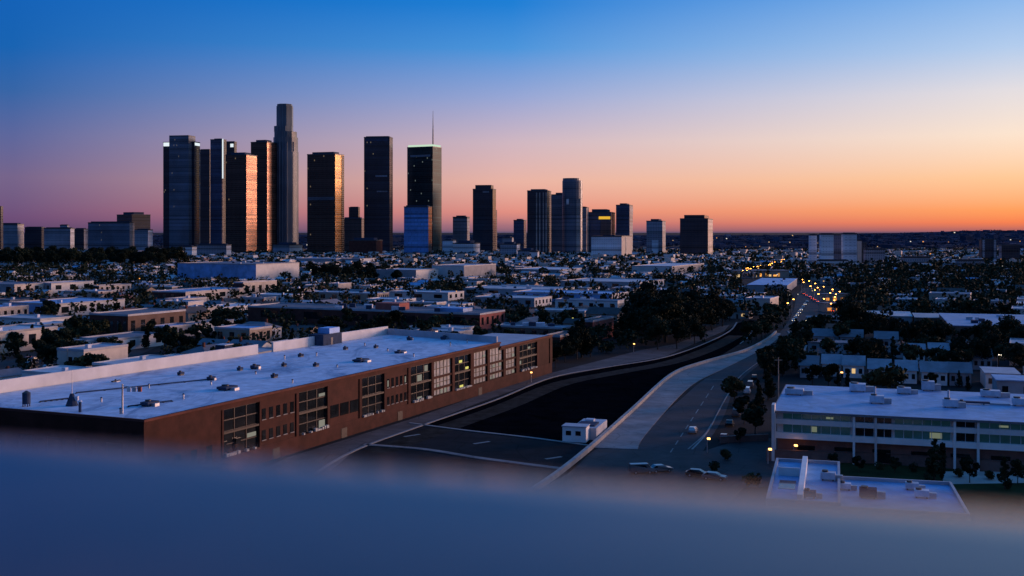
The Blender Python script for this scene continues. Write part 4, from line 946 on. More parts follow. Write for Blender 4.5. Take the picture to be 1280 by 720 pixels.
# ------------------------------------------------------------------ trees: trunk, limbs and a crown of many leaf-sized faces
def leaf_cloud(clumps, per, size, r):
    """clumps: list of (centre, radii); returns quads as (n*4,3)"""
    out=[]
    for c,rad in clumps:
        n=per; d=r.normal(size=(n,3)); d/=np.linalg.norm(d,axis=1,keepdims=True); q=r.uniform(.45,1.0,size=(n,1))**.6
        P=np.array(c)+d*q*np.array(rad)
        a=r.normal(size=(n,3)); a/=np.linalg.norm(a,axis=1,keepdims=True); b2=np.cross(a,d+r.normal(size=(n,3))*.6); b2/=np.maximum(np.linalg.norm(b2,axis=1,keepdims=True),1e-5)
        s=size*r.uniform(.6,1.4,size=(n,1))
        out.append(np.stack([P-a*s*.5-b2*s*.35,P+a*s*.5-b2*s*.3,P+a*s*.6+b2*s*.35,P-a*s*.4+b2*s*.4],1).reshape(-1,3))
    return np.concatenate(out)
def quads_mesh(name,V,m):
    n=len(V)//4; me=bpy.data.meshes.new(name); me.vertices.add(len(V)); me.vertices.foreach_set('co',V.astype(np.float32).ravel())
    me.loops.add(n*4); me.loops.foreach_set('vertex_index',np.arange(n*4,dtype=np.int32)); me.polygons.add(n)
    me.polygons.foreach_set('loop_start',np.arange(0,n*4,4,dtype=np.int32)); me.materials.append(m); me.update(calc_edges=True); return me
def tree_shape(kind,r):
    cl=[]; H=1.0
    if kind=='round':
        for k in range(13):
            a=r.uniform(0,6.28); z=r.uniform(.34,.86); w=.32*math.sin(min(1,(z-.2)/.75)*math.pi)**.5+.05; q=r.uniform(.2,1)*w
            s=r.uniform(.11,.19); cl.append(((q*math.cos(a),q*math.sin(a),z),(s,s,s*.8)))
    elif kind=='tall':
        for k in range(15):
            z=.16+.8*k/14+r.uniform(-.03,.03); w=.17*(1-max(0,z-.3)/.78)+.015; a=r.uniform(0,6.28); s=w*r.uniform(.6,.95); q=w*.6; cl.append(((q*math.cos(a),q*math.sin(a),z),(s,s,s*.9)))
    elif kind=='slim':
        for k in range(9):
            z=.12+.82*k/8; w=.075*math.sin(math.pi*min(1,.2+.72*(1-k/8)))+.02; cl.append(((r.uniform(-.01,.01),r.uniform(-.01,.01),z),(w,w,.08)))
    elif kind=='spread':
        for k in range(14):
            a=r.uniform(0,6.28); q=r.uniform(.1,.5); z=.55+r.uniform(-.1,.25)*(1-q); s=r.uniform(.12,.2); cl.append(((q*math.cos(a),q*math.sin(a),z),(s,s,s*.6)))
    elif kind=='bush':
        for k in range(8):
            a=r.uniform(0,6.28); q=r.uniform(0,.45); z=r.uniform(.3,.7); s=r.uniform(.22,.36); cl.append(((q*math.cos(a),q*math.sin(a),z),(s,s,s)))
    return cl
PROTO={}
def tree_proto(kind,var,H,leafm,per,size):
    key=(kind,var)
    r=np.random.default_rng(hash(kind)%1 + 100*var+len(kind)*7+ord(kind[0]))
    if kind=='palm':
        V=[]
        for k in range(22):
            a=6.283*k/22+r.uniform(-.1,.1); up=r.uniform(-.2,.7); L_=r.uniform(.16,.22)
            p=np.array([0,0,.93]); d=np.array([math.cos(a),math.sin(a),up]); w=np.array([-math.sin(a),math.cos(a),0])*.022
            for j in range(4):
                q=p+d*L_/4; d=d+np.array([0,0,-.38]); V+= [p-w,p+w,q+w*.8,q-w*.8]; p=q
        V=np.array(V)*H
    else:
        V=leaf_cloud(tree_shape(kind,r),per,size/H,r)*H
    t=bpy.data.objects.new('tree',None); COL.objects.link(t); t.empty_display_size=.5
    o=bpy.data.objects.new('crown',quads_mesh('crown',V,leafm)); COL.objects.link(o); o.parent=t
    if kind!='bush':
        b=MB(); top=.92 if kind=='palm' else .55; rr=H*(.012 if kind in('palm','slim') else .022)
        p=Vector((0,0,0))
        for k in range(4):
            q=Vector((r.uniform(-.012,.012)*H,r.uniform(-.012,.012)*H,H*top*(k+1)/4)); b.tube(p,q,rr*(1-.17*k),rr*(1-.17*(k+1)),7,caps=False); p=q
        if kind in('round','spread','tall'):
            for k in range(6):
                a=r.uniform(0,6.28); s=Vector((0,0,H*r.uniform(.22,.5))); q=s+Vector((math.cos(a)*H*.24,math.sin(a)*H*.24,H*.22)) if kind!='tall' else s+Vector((math.cos(a)*H*.1,math.sin(a)*H*.1,H*.12)); b.tube(s,q,rr*.5,rr*.16,5,caps=False)
        o=b.build('trunk',M['bark']); o.parent=t
    PROTO[key]=t; t['used']=0; t['H']=H; return t
for v in range(3):
    tree_proto('round',v,10,[M['leaf'],M['leaf3'],M['leaf2']][v],90,.75)
    tree_proto('tall',v,16,[M['leaf3'],M['leaf'],M['leaf3']][v],90,.8)
    tree_proto('spread',v,9,[M['leaf'],M['leaf2'],M['leaf3']][v],80,.7)
for v in range(2):
    tree_proto('slim',v,9,[M['leaf3'],M['leaf']][v],80,.45); tree_proto('palm',v,14,M['leaf2'],0,0); tree_proto('bush',v,2.2,[M['leaf'],M['leaf2']][v],50,.32)
for v in range(3): tree_proto('grand',v,22,M['leaf3'],1,1) if False else None
def big(v):
    r=np.random.default_rng(50+v); cl=tree_shape('round',r)+tree_shape('round',r)
    V=leaf_cloud(cl,130,.85/22,r)*22; t=bpy.data.objects.new('tree',None); COL.objects.link(t)
    o=bpy.data.objects.new('crown',quads_mesh('crown',V,[M['leaf3'],M['leaf'],M['leaf3']][v])); COL.objects.link(o); o.parent=t
    b=MB(); b.tube((0,0,0),(.2,0,6),.5,.38,9); b.tube((.2,0,6),(0,.2,12),.38,.2,9)
    for k in range(7):
        a=k*.9; b.tube((0,0,5+k*.7),(math.cos(a)*5,math.sin(a)*5,11+k*.5),.2,.07,6)
    o=b.build('trunk',M['bark']); o.parent=t; PROTO[('grand',v)]=t; t['used']=0; t['H']=22
for v in range(3): big(v)
TREES=[]
KN={'round':'tree','tall':'conifer_tree','spread':'tree','slim':'cypress_tree','palm':'palm_tree','bush':'bush','grand':'tree'}
def plant(kind,x,y,h=None,label=None,group=None):
    v=random.choice([k[1] for k in PROTO if k[0]==kind]); p=PROTO[(kind,v)]
    if p['used']==0: o=p; p['used']=1
    else: o=copy_tree(p)
    o.name=KN[kind]; o.location=(x,y,0); s=(h or p['H']*random.uniform(.75,1.2))/p['H']; o.scale=(s*random.uniform(.88,1.15),s*random.uniform(.88,1.15),s); o.rotation_euler=(0,0,random.uniform(0,6.28))
    o['category']='bush' if kind=='bush' else 'tree'; o['tk']=kind
    if label: o['label']=label
    if group: o['group']=group
    TREES.append(o); OCC.g[OCC.sq(x,y,max(2,s*p['H']*.12))]=True; return o
def plant_px(kind,px,py,h=None,**k): p=G(px,py); return plant(kind,p.x,p.y,h,**k)
# big dark clump by the dark lot
for px,py,h in ((790,416,13),(803,430,17),(815,420,21),(832,428,22),(848,421,19),(862,424,18),(876,419,17),(890,413,16),(903,408,14),(822,437,14),(846,436,13),(868,430,11),(806,408,20),(838,404,20),(866,402,18),(892,398,16),(784,405,11),(912,401,12),(815,398,21)):
    plant_px('grand',px,py,h)
for px,py,h,k in ((727,447,16,'tall'),(716,444,11,'tall'),(738,446,9,'round'),(706,453,9,'grand'),(697,452,8,'grand'),(721,449,13,'grand'),(748,440,6,'round'),(775,436,8,'round'),(776,425,11,'tall'),(762,441,5,'bush')):
    plant_px(k,px,py,h)
# roadside trees right
for px,py,h,k in ((918,505,8,'round'),(930,530,7,'round'),(944,545,7,'round'),(948,520,9,'tall'),(960,500,10,'tall'),(925,555,4,'round'),(905,575,2.5,'bush'),(895,590,2.2,'bush'),(938,610,3,'bush'),(965,478,9,'round'),(978,470,10,'tall'),(986,455,10,'round'),(1000,470,8,'round'),(956,455,7,'round'),(992,444,9,'tall'),(1058,405,15,'grand'),(1066,420,16,'grand'),(1080,428,14,'grand'),(1052,432,10,'round'),(1100,424,12,'grand'),(1122,428,11,'grand'),(1146,432,11,'grand'),(1178,436,12,'grand'),(1160,424,10,'round'),(1010,440,9,'round'),(1036,447,8,'round'),(1068,452,9,'round'),(1098,449,8,'round'),(1116,452,9,'tall'),(1200,452,10,'grand'),(1226,462,11,'grand'),(1248,458,12,'grand'),(1268,470,11,'grand'),(1230,440,13,'grand'),(1260,436,14,'grand'),(1206,436,9,'round'),(1280,448,13,'grand')):
    plant_px(k,px,py,h)
for px in range(1004,1230,15):
    if random.random()<.85: plant_px(random.choice(['round','round','bush','tall']),px+random.uniform(-4,4),484+random.uniform(-3,8),random.uniform(4,8))
for px,py,h,k in ((1073,590,3.2,'round'),(1118,592,3.4,'round'),(1168,602,8,'tall'),(1178,600,7,'slim'),(1212,604,5,'round'),(1256,612,6,'tall'),(1272,606,5,'round'),(1100,587,1.6,'bush'),(1140,590,1.8,'bush'),(1196,597,2,'bush'),(1235,600,2,'bush'),(1110,566,8.5,'slim'),(1112,567,8,'slim'),(1042,584,3,'round')):
    plant_px(k,px,py,h)
# near left: trees behind the brick building
for px,py,h,k in ((20,440,9,'round'),(40,437,10,'tall'),(54,440,10,'slim'),(62,438,9,'round'),(85,438,9,'round'),(96,430,12,'round'),(110,432,10,'round'),(122,428,11,'round'),(135,425,8,'slim'),(150,430,9,'tall'),(184,436,9,'tall'),(215,445,10,'round'),(205,440,11,'round'),(230,441,8,'round'),(95,452,8,'round'),(80,458,7,'round'),(252,438,6,'round'),(262,430,7,'round'),(52,455,6,'round'),(25,460,5,'round'),(115,455,6,'round'),(160,446,6,'round'),(246,432,7,'tall'),(285,428,7,'round'),(300,420,8,'round')):
    plant_px(k,px,py,h)
# tree belts in the middle distance
for i in range(46):
    px=i*4.9+random.uniform(-3,3); plant_px('grand',px,random.uniform(329,336),random.uniform(20,30))
for i in range(34):
    px=random.uniform(385,505); plant_px('grand',px,random.uniform(342,353),random.uniform(11,17))

# ------------------------------------------------------------------ streets of small houses
PR=[]
def house_proto(i,w,d,h,roof,wm,rm,lit):
    t=bpy.data.objects.new('house',None); COL.objects.link(t); t.empty_display_size=.5
    m=MB(); m.box(-w/2,w/2,-d/2,d/2,0,h); k=d*.2
    if roof=='gable': m.face([(-w/2,-d/2,h),(-w/2,0,h+k),(-w/2,d/2,h)]); m.face([(w/2,-d/2,h),(w/2,d/2,h),(w/2,0,h+k)])
    o=m.build('wall',wm); o.parent=t; m=MB()
    if roof=='gable':
        v=.45; m.face([(-w/2-v,-d/2-v,h-.2),(w/2+v,-d/2-v,h-.2),(w/2+v,0,h+k+.1),(-w/2-v,0,h+k+.1)]); m.face([(w/2+v,d/2+v,h-.2),(-w/2-v,d/2+v,h-.2),(-w/2-v,0,h+k+.1),(w/2+v,0,h+k+.1)])
    elif roof=='hip':
        v=.45; P=[(-w/2-v,-d/2-v,h),(w/2+v,-d/2-v,h),(w/2+v,d/2+v,h),(-w/2-v,d/2+v,h)]; a,c=(-w/2+d*.4,0,h+k),(w/2-d*.4,0,h+k)
        m.face([P[0],P[1],c,a]); m.face([P[1],P[2],c]); m.face([P[2],P[3],a,c]); m.face([P[3],P[0],a])
    else:
        m.box(-w/2+.3,w/2-.3,-d/2+.3,d/2-.3,h,h+.08); 
        for q in ((-w/2-.1,w/2+.1,-d/2-.1,-d/2+.3),(-w/2-.1,w/2+.1,d/2-.3,d/2+.1),(-w/2-.1,-w/2+.3,-d/2+.3,d/2-.3),(w/2-.3,w/2+.1,-d/2+.3,d/2-.3)): m.box(*q,h-.3,h+.45)
    o=m.build('roof',rm); o.parent=t
    for s in (-.3,.25):
        m=MB(); m.box(w*s-.8,w*s+.8,-d/2-.05,-d/2,h*.35,h*.72); o=m.build('window',lit if lit and s>0 else M['glassd']); o.parent=t
    m=MB(); m.box(w/2,w/2+.05,-.9,.9,h*.35,h*.72); o=m.build('window',M['glassd']); o.parent=t
    m=MB(); m.box(-.5,.5,-d/2-.06,-d/2,0,2.1); o=m.build('door',M['frame']); o.parent=t
    if roof!='flat': m=MB(); m.box(w*.22,w*.22+.7,.5,1.2,h,h+k+1); o=m.build('chimney',M['brick2']); o.parent=t
    else: m=MB(); m.box(w*.1,w*.1+1.6,0,1.3,h+.08,h+1.2); o=m.build('roof_vent',M['unitw']); o.parent=t
    t['used']=0; t['w']=w; t['d']=d; t['h']=h; PR.append((t,roof,wm.name.split('_')[0],rm.name)); return t
defs=[(13,9,4.2,'gable','white','rgrey'),(12,9,4,'hip','cream','rdark'),(22,14,5,'flat','white','rwhite'),(16,12,6.5,'flat','cream','rgrey'),(30,16,6,'flat','white','rwhite'),(14,10,6.5,'gable','tan','rdark'),(18,12,7,'flat','grey','memb2'),(12,10,4,'gable','grey','rred'),(26,13,7,'flat','tan','rwhite'),(15,10,4.5,'hip','white','rgrey'),(20,12,9,'flat','cream','memb2'),(14,9,4.2,'gable','brown','rgrey')]
defs=[(a,b_,c*.82,*r_) for a,b_,c,*r_ in defs]
for i,dd in enumerate(defs): house_proto(i,*dd[:4],M[dd[4]],M[dd[5]],M['warmlit'] if i in (1,7) else (M['yellit'] if i==8 else None))
hr=np.random.default_rng(5); CAND=[]
def fru(x,y): return abs(x)<y*.475+12
for vi in range(-75,138):
    vv=vi*24.0
    for side in (0,1):
        uu=60+hr.uniform(0,20)
        while uu<3300:
            far=uu>900
            k=int(hr.integers(0,len(defs))); w,d,h=defs[k][:3]; s=hr.uniform(.85,1.2)
            p=U*uu+V*(vv+side*0); gap=hr.uniform(2,7) if hr.random()<.88 else hr.uniform(12,30); s*=(.78 if p.y>800 else 1)
            L_=(d if hr.random()<.6 else w)*s
            if fru(p.x,p.y) and 330<p.y<2700:
                rot=TH if L_==d*s else TH+R(90)
                e1=Vector((math.cos(-TH),math.sin(-TH))) if False else None
                # long side across or along the street
                keep=hr.random()<(.86 if p.x/p.y<.2 or p.y>1500 else .30)
                ax=Vector((-V.x,-V.y)) if L_==d*s else U
                ay=Vector((-ax.y,ax.x)); c=p+U*(L_/2)+V*hr.uniform(-3,3)
                poly=rect(c,ax,ay,w*s/2,d*s/2,.5)
                if keep and OCC.free(poly) and not opened(c.x,c.y,h*s,w*s,.25): OCC.mark(poly); CAND.append((c.x,c.y,math.atan2(ax.y,ax.x),s,k))
            uu+=L_+gap+(hr.uniform(14,18) if int(uu/190)!=int((uu+L_+gap)/190) else 0)
def size_px(c): return defs[c[4]][0]*defs[c[4]][2]*c[3]**2*(F/c[1])**2
CAND.sort(key=size_px,reverse=True)
HOUSES=[]
NI=360
for x,y,rz_,s,k in CAND[:NI]:
    p=PR[k][0]
    o=p if p['used']==0 else copy_tree(p)
    p['used']=1
    rz2=rz_ if random.random()<.5 else rz_+math.pi
    o.name='house'; o.location=(x,y,0); o.rotation_euler=(0,0,rz2); o.scale=(s,s,s*random.uniform(.9,1.15)); o['category']='house'; o['hk']=k; HOUSES.append(o)
for t,*_ in PR:
    if t['used']==0: t.location=(0,-400,0)
# the rest of the district: one mass
SW=[M['white'],M['cream'],M['grey'],M['tan'],M['brown']]; SR=[M['rwhite'],M['rgrey'],M['rdark'],M['memb2'],M['rred'],M['rblue']]
WN={'white':0,'cream':1,'grey':2,'tan':3,'brown':4}
b=MB()
for x,y,rz_,s,k in CAND[NI:]:
    w,d,h,rf,wm,rm=defs[k]; w*=s;d*=s;h*=s*hr.uniform(.85,1.3)
    if y>1500: h*=hr.uniform(1,1.5)
    c,sn=math.cos(rz_),math.sin(rz_); ri=5+int(hr.choice([0,1,2,3,4,5],p=[.36,.18,.14,.2,.05,.07])); wi=WN[wm] if hr.random()<.6 else int(hr.choice([0,1]))
    def T(a,bb_,z): return (x+c*a-sn*bb_,y+sn*a+c*bb_,z)
    P=[(-w/2,-d/2),(w/2,-d/2),(w/2,d/2),(-w/2,d/2)]
    for i in range(4):
        j=(i+1)%4; b.face([T(*P[i],0),T(*P[j],0),T(*P[j],h),T(*P[i],h)],wi)
    if rf=='flat': b.face([T(*p,h) for p in P],ri)
    else:
        kk=d*.22; a1,a2_=T(-w/2,0,h+kk),T(w/2,0,h+kk)
        b.face([T(*P[0],h),T(*P[1],h),a2_,a1],ri); b.face([T(*P[2],h),T(*P[3],h),a1,a2_],ri); b.face([T(*P[3],h),T(*P[0],h),a1],wi); b.face([T(*P[1],h),T(*P[2],h),a2_],wi)
# thinner scatter on to the hills
for i in range(1700):
    y=2700+ (hr.random()**.7)*4200; x=hr.uniform(-.5,.5)*y*.98; w,d,h=hr.uniform(14,50),hr.uniform(12,30),hr.uniform(4,14 if hr.random()<.9 else 30); z=max(0,hill_h(x,y))-1
    rz_=TH+(math.pi/2 if hr.random()<.5 else 0); c,sn=math.cos(rz_),math.sin(rz_)
    P=[(x+c*a-sn*q,y+sn*a+c*q) for a,q in ((-w/2,-d/2),(w/2,-d/2),(w/2,d/2),(-w/2,d/2))]
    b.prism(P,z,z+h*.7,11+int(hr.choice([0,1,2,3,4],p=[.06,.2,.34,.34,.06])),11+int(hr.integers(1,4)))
HZ=[mat('hazy_wall_'+n,c,.9,var=.3,scale=.02,spec=.1) for n,c in (('pale',(.20,.23,.32)),('mid',(.10,.125,.19)),('blue',(.07,.09,.15)),('deep',(.045,.06,.105)),('warm',(.15,.13,.16)))]  # blue haze of distance mixed into these wall colours
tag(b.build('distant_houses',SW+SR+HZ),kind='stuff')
# lit windows and lamps of the far district, part of that same mass
b=MB()
for i in range(330):
    if i<250: y=700+hr.random()**1.3*2000; z=hr.uniform(2.5,7)
    else: y=2700+hr.random()*4000; z=None
    x=hr.uniform(-.5,.5)*y*.98
    if z is None: z=max(0,hill_h(x,y))+hr.uniform(5,10)
    s=.00042*y*hr.uniform(.5,1.1); b.box(x-s,x+s,y-s,y+s,z-s,z+s,int(hr.choice([0,1,2],p=[.5,.3,.2])))
tag(b.build('distant_lights',[glow('far_warm',(1,.62,.3),.7),glow('far_white',(1,.9,.8),.8),glow('far_orange',(1,.4,.1),1.0)]),kind='stuff')
# garden and street trees: the largest as trees, the rest one mass
TC=[]
tr=np.random.default_rng(9)
for i in range(40000):
    y=math.sqrt(tr.uniform(360**2,2700**2)) if i%3 else tr.uniform(360,1300); x=tr.uniform(-.475,.475)*y
    if x>0 and x/y>.22 and y<1500: r0=1.2
    elif tr.random()<.15: continue
    r_=tr.uniform(1.2,2.6)
    q=OCC.sq(x,y,r_); h=tr.uniform(5,11)
    if not OCC.g[q].any() and (tr.random()<.10 or not opened(x,y,h,h*.8)): OCC.g[q]=True; TC.append((x,y,h))
TC.sort(key=lambda c:c[2]/c[1],reverse=True)
rest=[]
ni=0
for x,y,h in TC:
    if ni<150: plant(random.choice(['round','round','spread','tall','round','palm' if ni%9==0 else 'spread','slim' if ni%7==0 else 'round']),x,y,h); ni+=1
    else: rest.append((x,y,h))
VV=[]
for i,(x,y,h) in enumerate(rest):
    n=46 if y<1200 else 22
    r2=tr.uniform(.32,.5)*h; d=tr.normal(size=(n,3)); d/=np.linalg.norm(d,axis=1,keepdims=True); q=tr.uniform(.3,1,size=(n,1))**.5
    lob=1+.35*np.sin(d[:,:1]*3+i)+.2*np.sin(d[:,1:2]*5+i*2)
    P=np.array([x,y,h*.58])+d*q*lob*np.array([r2,r2,h*.42])
    a=tr.normal(size=(n,3)); a/=np.linalg.norm(a,axis=1,keepdims=True); b2=np.cross(a,tr.normal(size=(n,3))); b2/=np.maximum(np.linalg.norm(b2,axis=1,keepdims=True),1e-5)
    s=(.16*h if y<1200 else .24*h)*tr.uniform(.7,1.3,size=(n,1))
    VV.append(np.stack([P-a*s*.5-b2*s*.4,P+a*s*.5-b2*s*.4,P+a*s*.5+b2*s*.4,P-a*s*.5+b2*s*.4],1).reshape(-1,3))
FARV=[]
for i in range(2600):
    y=2700+tr.random()**.8*4300; x=tr.uniform(-.5,.5)*y*.98; z=max(0,hill_h(x,y)); h=tr.uniform(9,20); n=9
    h*=.6; P=np.array([x,y,z+h*.3])+tr.normal(size=(n,3))*np.array([h*.9,h*.5,h*.15]); a=tr.normal(size=(n,3)); a/=np.linalg.norm(a,axis=1,keepdims=True); b2=np.cross(a,tr.normal(size=(n,3))); b2/=np.linalg.norm(b2,axis=1,keepdims=True); s=h*.5
    FARV.append(np.stack([P-a*s*.5-b2*s*.4,P+a*s*.5-b2*s*.4,P+a*s*.5+b2*s*.4,P-a*s*.5+b2*s*.4],1).reshape(-1,3))
o=bpy.data.objects.new('distant_trees',quads_mesh('distant_trees',np.concatenate(VV),M['leaf'])); COL.objects.link(o); tag(o,kind='stuff')
M['hleaf']=mat('hazy_far_foliage',(.03,.038,.06),.95,var=.4,scale=.01,spec=.0)  # foliage colour shifted to blue to carry the haze
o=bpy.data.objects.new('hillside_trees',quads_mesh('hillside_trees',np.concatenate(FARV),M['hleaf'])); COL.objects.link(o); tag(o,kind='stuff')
print('cand',len(CAND),'trees',len(TREES),len(rest))

# ------------------------------------------------------------------ vehicles
def car_proto(paint,van=False):
    t=bpy.data.objects.new('car',None); COL.objects.link(t); L_,W,H=4.5,1.8,(1.95 if van else 1.45)
    prof=[(-2.25,.35),(2.25,.35),(2.28,.62),(2.2,.82),(1.2,.95),(.45,H-.04),(-1.35,H),(-2.0,.98),(-2.25,.9)] if not van else [(-2.4,.35),(2.4,.35),(2.45,.75),(2.3,1.05),(1.7,1.2),(1.2,H),(-2.35,H),(-2.45,.9)]
    def ext(pr,w0,w1,z_lo=None):
        b=MB(); n=len(pr)
        def hw(z): return w0 if z<.97 else w1
        for x,z in pr: b.v.append((x,-hw(z),z))
        for x,z in pr: b.v.append((x,hw(z),z))
        for i in range(n): j=(i+1)%n; b.f.append((i,j,n+j,n+i)[::-1]); b.m.append(0)
        b.f.append(tuple(range(n))); b.m.append(0); b.f.append(tuple(range(2*n-1,n-1,-1))); b.m.append(0); return b
    o=ext(prof,.9,.74).build('body',paint); o.parent=t
    m=o.modifiers.new('bevel','BEVEL'); m.width=.06; m.segments=2
    b=MB(); g=.765
    if van: q=[(1.05,1.2),(.5,H-.2),(-2.1,H-.2),(-2.1,1.2)]
    else: q=[(1.0,1.0),(.42,H-.12),(-1.28,H-.1),(-1.8,1.02)]
    for sgn in (-1,1): b.face([(x,sgn*g*(1.0),z) for x,z in (q if sgn<0 else q[::-1])])
    fx=(1.22,.99,.5,H-.08) if not van else (1.74,1.22,1.25,H-.1)
    b.face([(fx[0],-.68,fx[1]),(fx[0],.68,fx[1]),(fx[2],.64,fx[3]),(fx[2],-.64,fx[3])])
    o=b.build('window',M['glassd']); o.parent=t
    for i in (-1,1):
        for j in (-1,1):
            b=MB(); b.tube((i*1.4,j*.78,.33),(i*1.4,j*.94,.33),.33,k=14); w=b.build('wheel',M['rubber']); w.parent=t
            b=MB(); b.tube((i*1.4,j*.93,.33),(i*1.4,j*.955,.33),.19,k=10); r_=b.build('rim',M['metal']); r_.parent=w
    fxp=2.26 if not van else 2.44
    for j in (-1,1):
        b=MB(); b.box(fxp-.02,fxp+.05,j*.62-.18,j*.62+.18,.6,.76); o=b.build('headlight',M['unitw']); o.parent=t
        b=MB(); b.box(-fxp-.03,-fxp+.04,j*.66-.14,j*.66+.14,.72,.88); o=b.build('tail_light',M['redwall']); o.parent=t
    t['used']=0; return t
CP={k:car_proto(M[k]) for k in ('cwhite','csilver','cblack','cred','cblue','cgrey')}
VP={k:car_proto(M[k],True) for k in ('cwhite','cgrey')}
CN={'cwhite':'white','csilver':'silver','cblack':'black','cred':'red','cblue':'blue','cgrey':'grey'}
def car(k,px,py,ang,label,van=False,lights=0,z=.05,group=None):
    p=(VP if van else CP)[k]; o=p if p['used']==0 else copy_tree(p); p['used']=1
    q=G(px,py); o.location=(q.x,q.y,z); o.rotation_euler=(0,0,ang); o.name='van' if van else 'car'; o['category']='van' if van else 'car'; o['label']=label
    if group: o['group']=group
    if lights:
        for ch in o.children:
            if ch.name.startswith('headlight' if lights>0 else 'tail_light'):
                ch.data=ch.data.copy(); ch.data.materials[0]=M['headlamp' if lights>0 else 'taillamp']
    return o
road_a=math.atan2(*(lambda a,b:((b-a).y,(b-a).x))(G(840,566),G(895,480)))
car('cgrey',802,592,.15,'grey van standing at the junction above the blurred ledge',van=True)
car('cgrey',826,590,.3,'dull grey car parked behind the grey van at the junction')
car('cblack',872,596,-.3,'black car by the bushes at the junction',lights=1)
car('cgrey',893,600,-.4,'dim grey car half hidden by bushes at the junction')
car('csilver',866,541,road_a,'small dim car driving up the dark lanes of the road',z=.06)
for i,(px,py,k,v) in enumerate(((920,520,'cgrey',1),(925,508,'csilver',0),(934,492,'cwhite',1),(938,484,'cgrey',1),(912,532,'cblack',0),(943,474,'cblack',0),(905,550,'cred',0))):
    car(k,px,py,road_a,f"{CN[k]} {'van' if v else 'car'} parked {['by the bushes left of the office','behind the grey van on the road edge','beside the roadside trees','ahead of the white van','at the kerb before the terracotta wall','at the top of the parked row','lowest of the parked row'][i]}",bool(v))
for i in range(12):
    px=1004+i*3.2+random.uniform(-1,1); py=368+i*2.0; k=['cblack','cgrey','csilver','cred'][i%4]
    o=car(k,px,py,road_a+.35,'car with red tail lamps queuing on the orange-lit road',lights=-1,group='cars queuing on the orange-lit road'); o['label']='car in the red-lit queue on the far lamp-lit road'
for i in range(8):
    px=992+i*2.4; py=402-i*3.4; o=car(['cwhite','csilver'][i%2],px,py,road_a+math.pi,'car with headlamps lit coming down the far road',lights=1 if i%3==0 else 0,group='cars coming down the far road')
for i in range(16):
    px=random.uniform(2,106); py=random.uniform(450,470); k=random.choice(list(CP)); o=car(k,px,py,R(65)+random.choice([0,math.pi]),'car parked in the left lot behind the white roof',group='cars in the lot behind the white roof')
for i in range(10):
    px=1010+i*27; py=572+i*1.6
    if random.random()<.55: car(random.choice(list(CP)),px,py,rzo+R(90),f"car parked below the {['first','second','third','fourth','fifth','sixth','seventh','eighth','ninth','tenth'][i]} stretch of the office front")
car('cblack',1212,434,rzo,'car with bright headlamps before the wide brown block',lights=1)
# bus on the far cross street
q=G(1030,403); t=thing('bus','long pale bus with headlamps crossing the far junction','bus',q,math.pi-.1)
local_box(t,'body',M['cwhite'],-9,9,-1.25,1.25,.5,3.1); local_box(t,'roof',M['unitw'],-8.8,8.8,-1.15,1.15,3.1,3.25)
for k in range(7): local_box(t,'window',M['glassd'],-8.4+k*2.4,-6.3+k*2.4,1.25,1.29,1.5,2.6)
local_box(t,'windscreen',M['glassd'],9,9.04,-1.1,1.1,1.3,2.8)
for j in (-.8,.8): local_box(t,'headlight',M['headlamp'],9,9.08,j-.2,j+.2,.8,1.1)
for x in (-6,6):
    for j in (-1.2,1.2):
        b=MB(); b.tube((x,j-.15,.5),(x,j+.15,.5),.5,k=12); o=b.build('wheel',M['rubber']); o.parent=t

# ------------------------------------------------------------------ street lamps
def lamp_proto(m,h):
    t=bpy.data.objects.new('street_lamp',None); COL.objects.link(t)
    b=MB(); b.tube((0,0,0),(0,0,h),.11,.07); o=b.build('pole',M['metal']); o.parent=t
    b=MB(); b.tube((0,0,h-.1),(0,-1.6,h+.15),.05); o=b.build('arm',M['metal']); o.parent=t
    b=MB(); b.box(-.28,.28,-2.2,-1.5,h,h+.3); hd=b.build('lamp_head',m); hd.parent=t
    t['used']=0; return t
LP={'o':lamp_proto(M['orangelamp'],8),'w':lamp_proto(M['whitelamp'],6.5),'s':lamp_proto(glow('low_lamp',(1,.45,.12),5),3.2)}
def lamp(k,px,py,label,group=None,rz=0):
    p=LP[k]; o=p if p['used']==0 else copy_tree(p); p['used']=1; q=G(px,py); o.location=q; o.rotation_euler=(0,0,rz); o.name='street_lamp'; o['category']='street lamp'; o['label']=label
    if group: o['group']=group
for i,(px,py) in enumerate(((1044,384),(1046,380),(1038,377),(1030,373),(1022,368),(1014,364),(1043,393),(1002,366),(1010,372),(1018,378),(1026,384),(1034,391),(1040,398),(1041,388),(1034,382),(990,392),(987,398),(1006,362),(1024,374))):
    lamp('o',px,py,'orange sodium lamp along the glowing far road',group='orange lamps along the far road',rz=i)
OCC
for i in range(26): lamp('o',928+i*2.3+random.uniform(-2,2),347-i*.6+random.uniform(-1.5,1.5),'orange lamp in the bright cluster beyond the blue-roofed store',group='orange lamps beyond the blue-roofed store',rz=i)
lamp('s',960,580,'low lit lamp at the terracotta wall end'); lamp('s',992,575,'orange lamp glowing under the office corner'); lamp('s',884,566,'low lamp by the bushes at the road edge'); lamp('s',1275,572,'orange lamp at the far end of the office front')
lamp('w',1247,468,'white lamp shining among the dark trees near the right edge'); lamp('s',1050,478,'yellow lamp between the pale-roofed houses')
lamp('s',792,440,'low amber lamp at the left street bend by the big trees'); lamp('s',664,478,'yellow lamp at the brick building far end'); lamp('s',712,400,'first yellow lamp behind the striped shop roof'); lamp('s',690,402,'second yellow lamp behind the striped shop roof'); lamp('s',660,402,'orange lamp at the red end wall'); lamp('s',776,400,'yellow lamp left of the big trees'); 
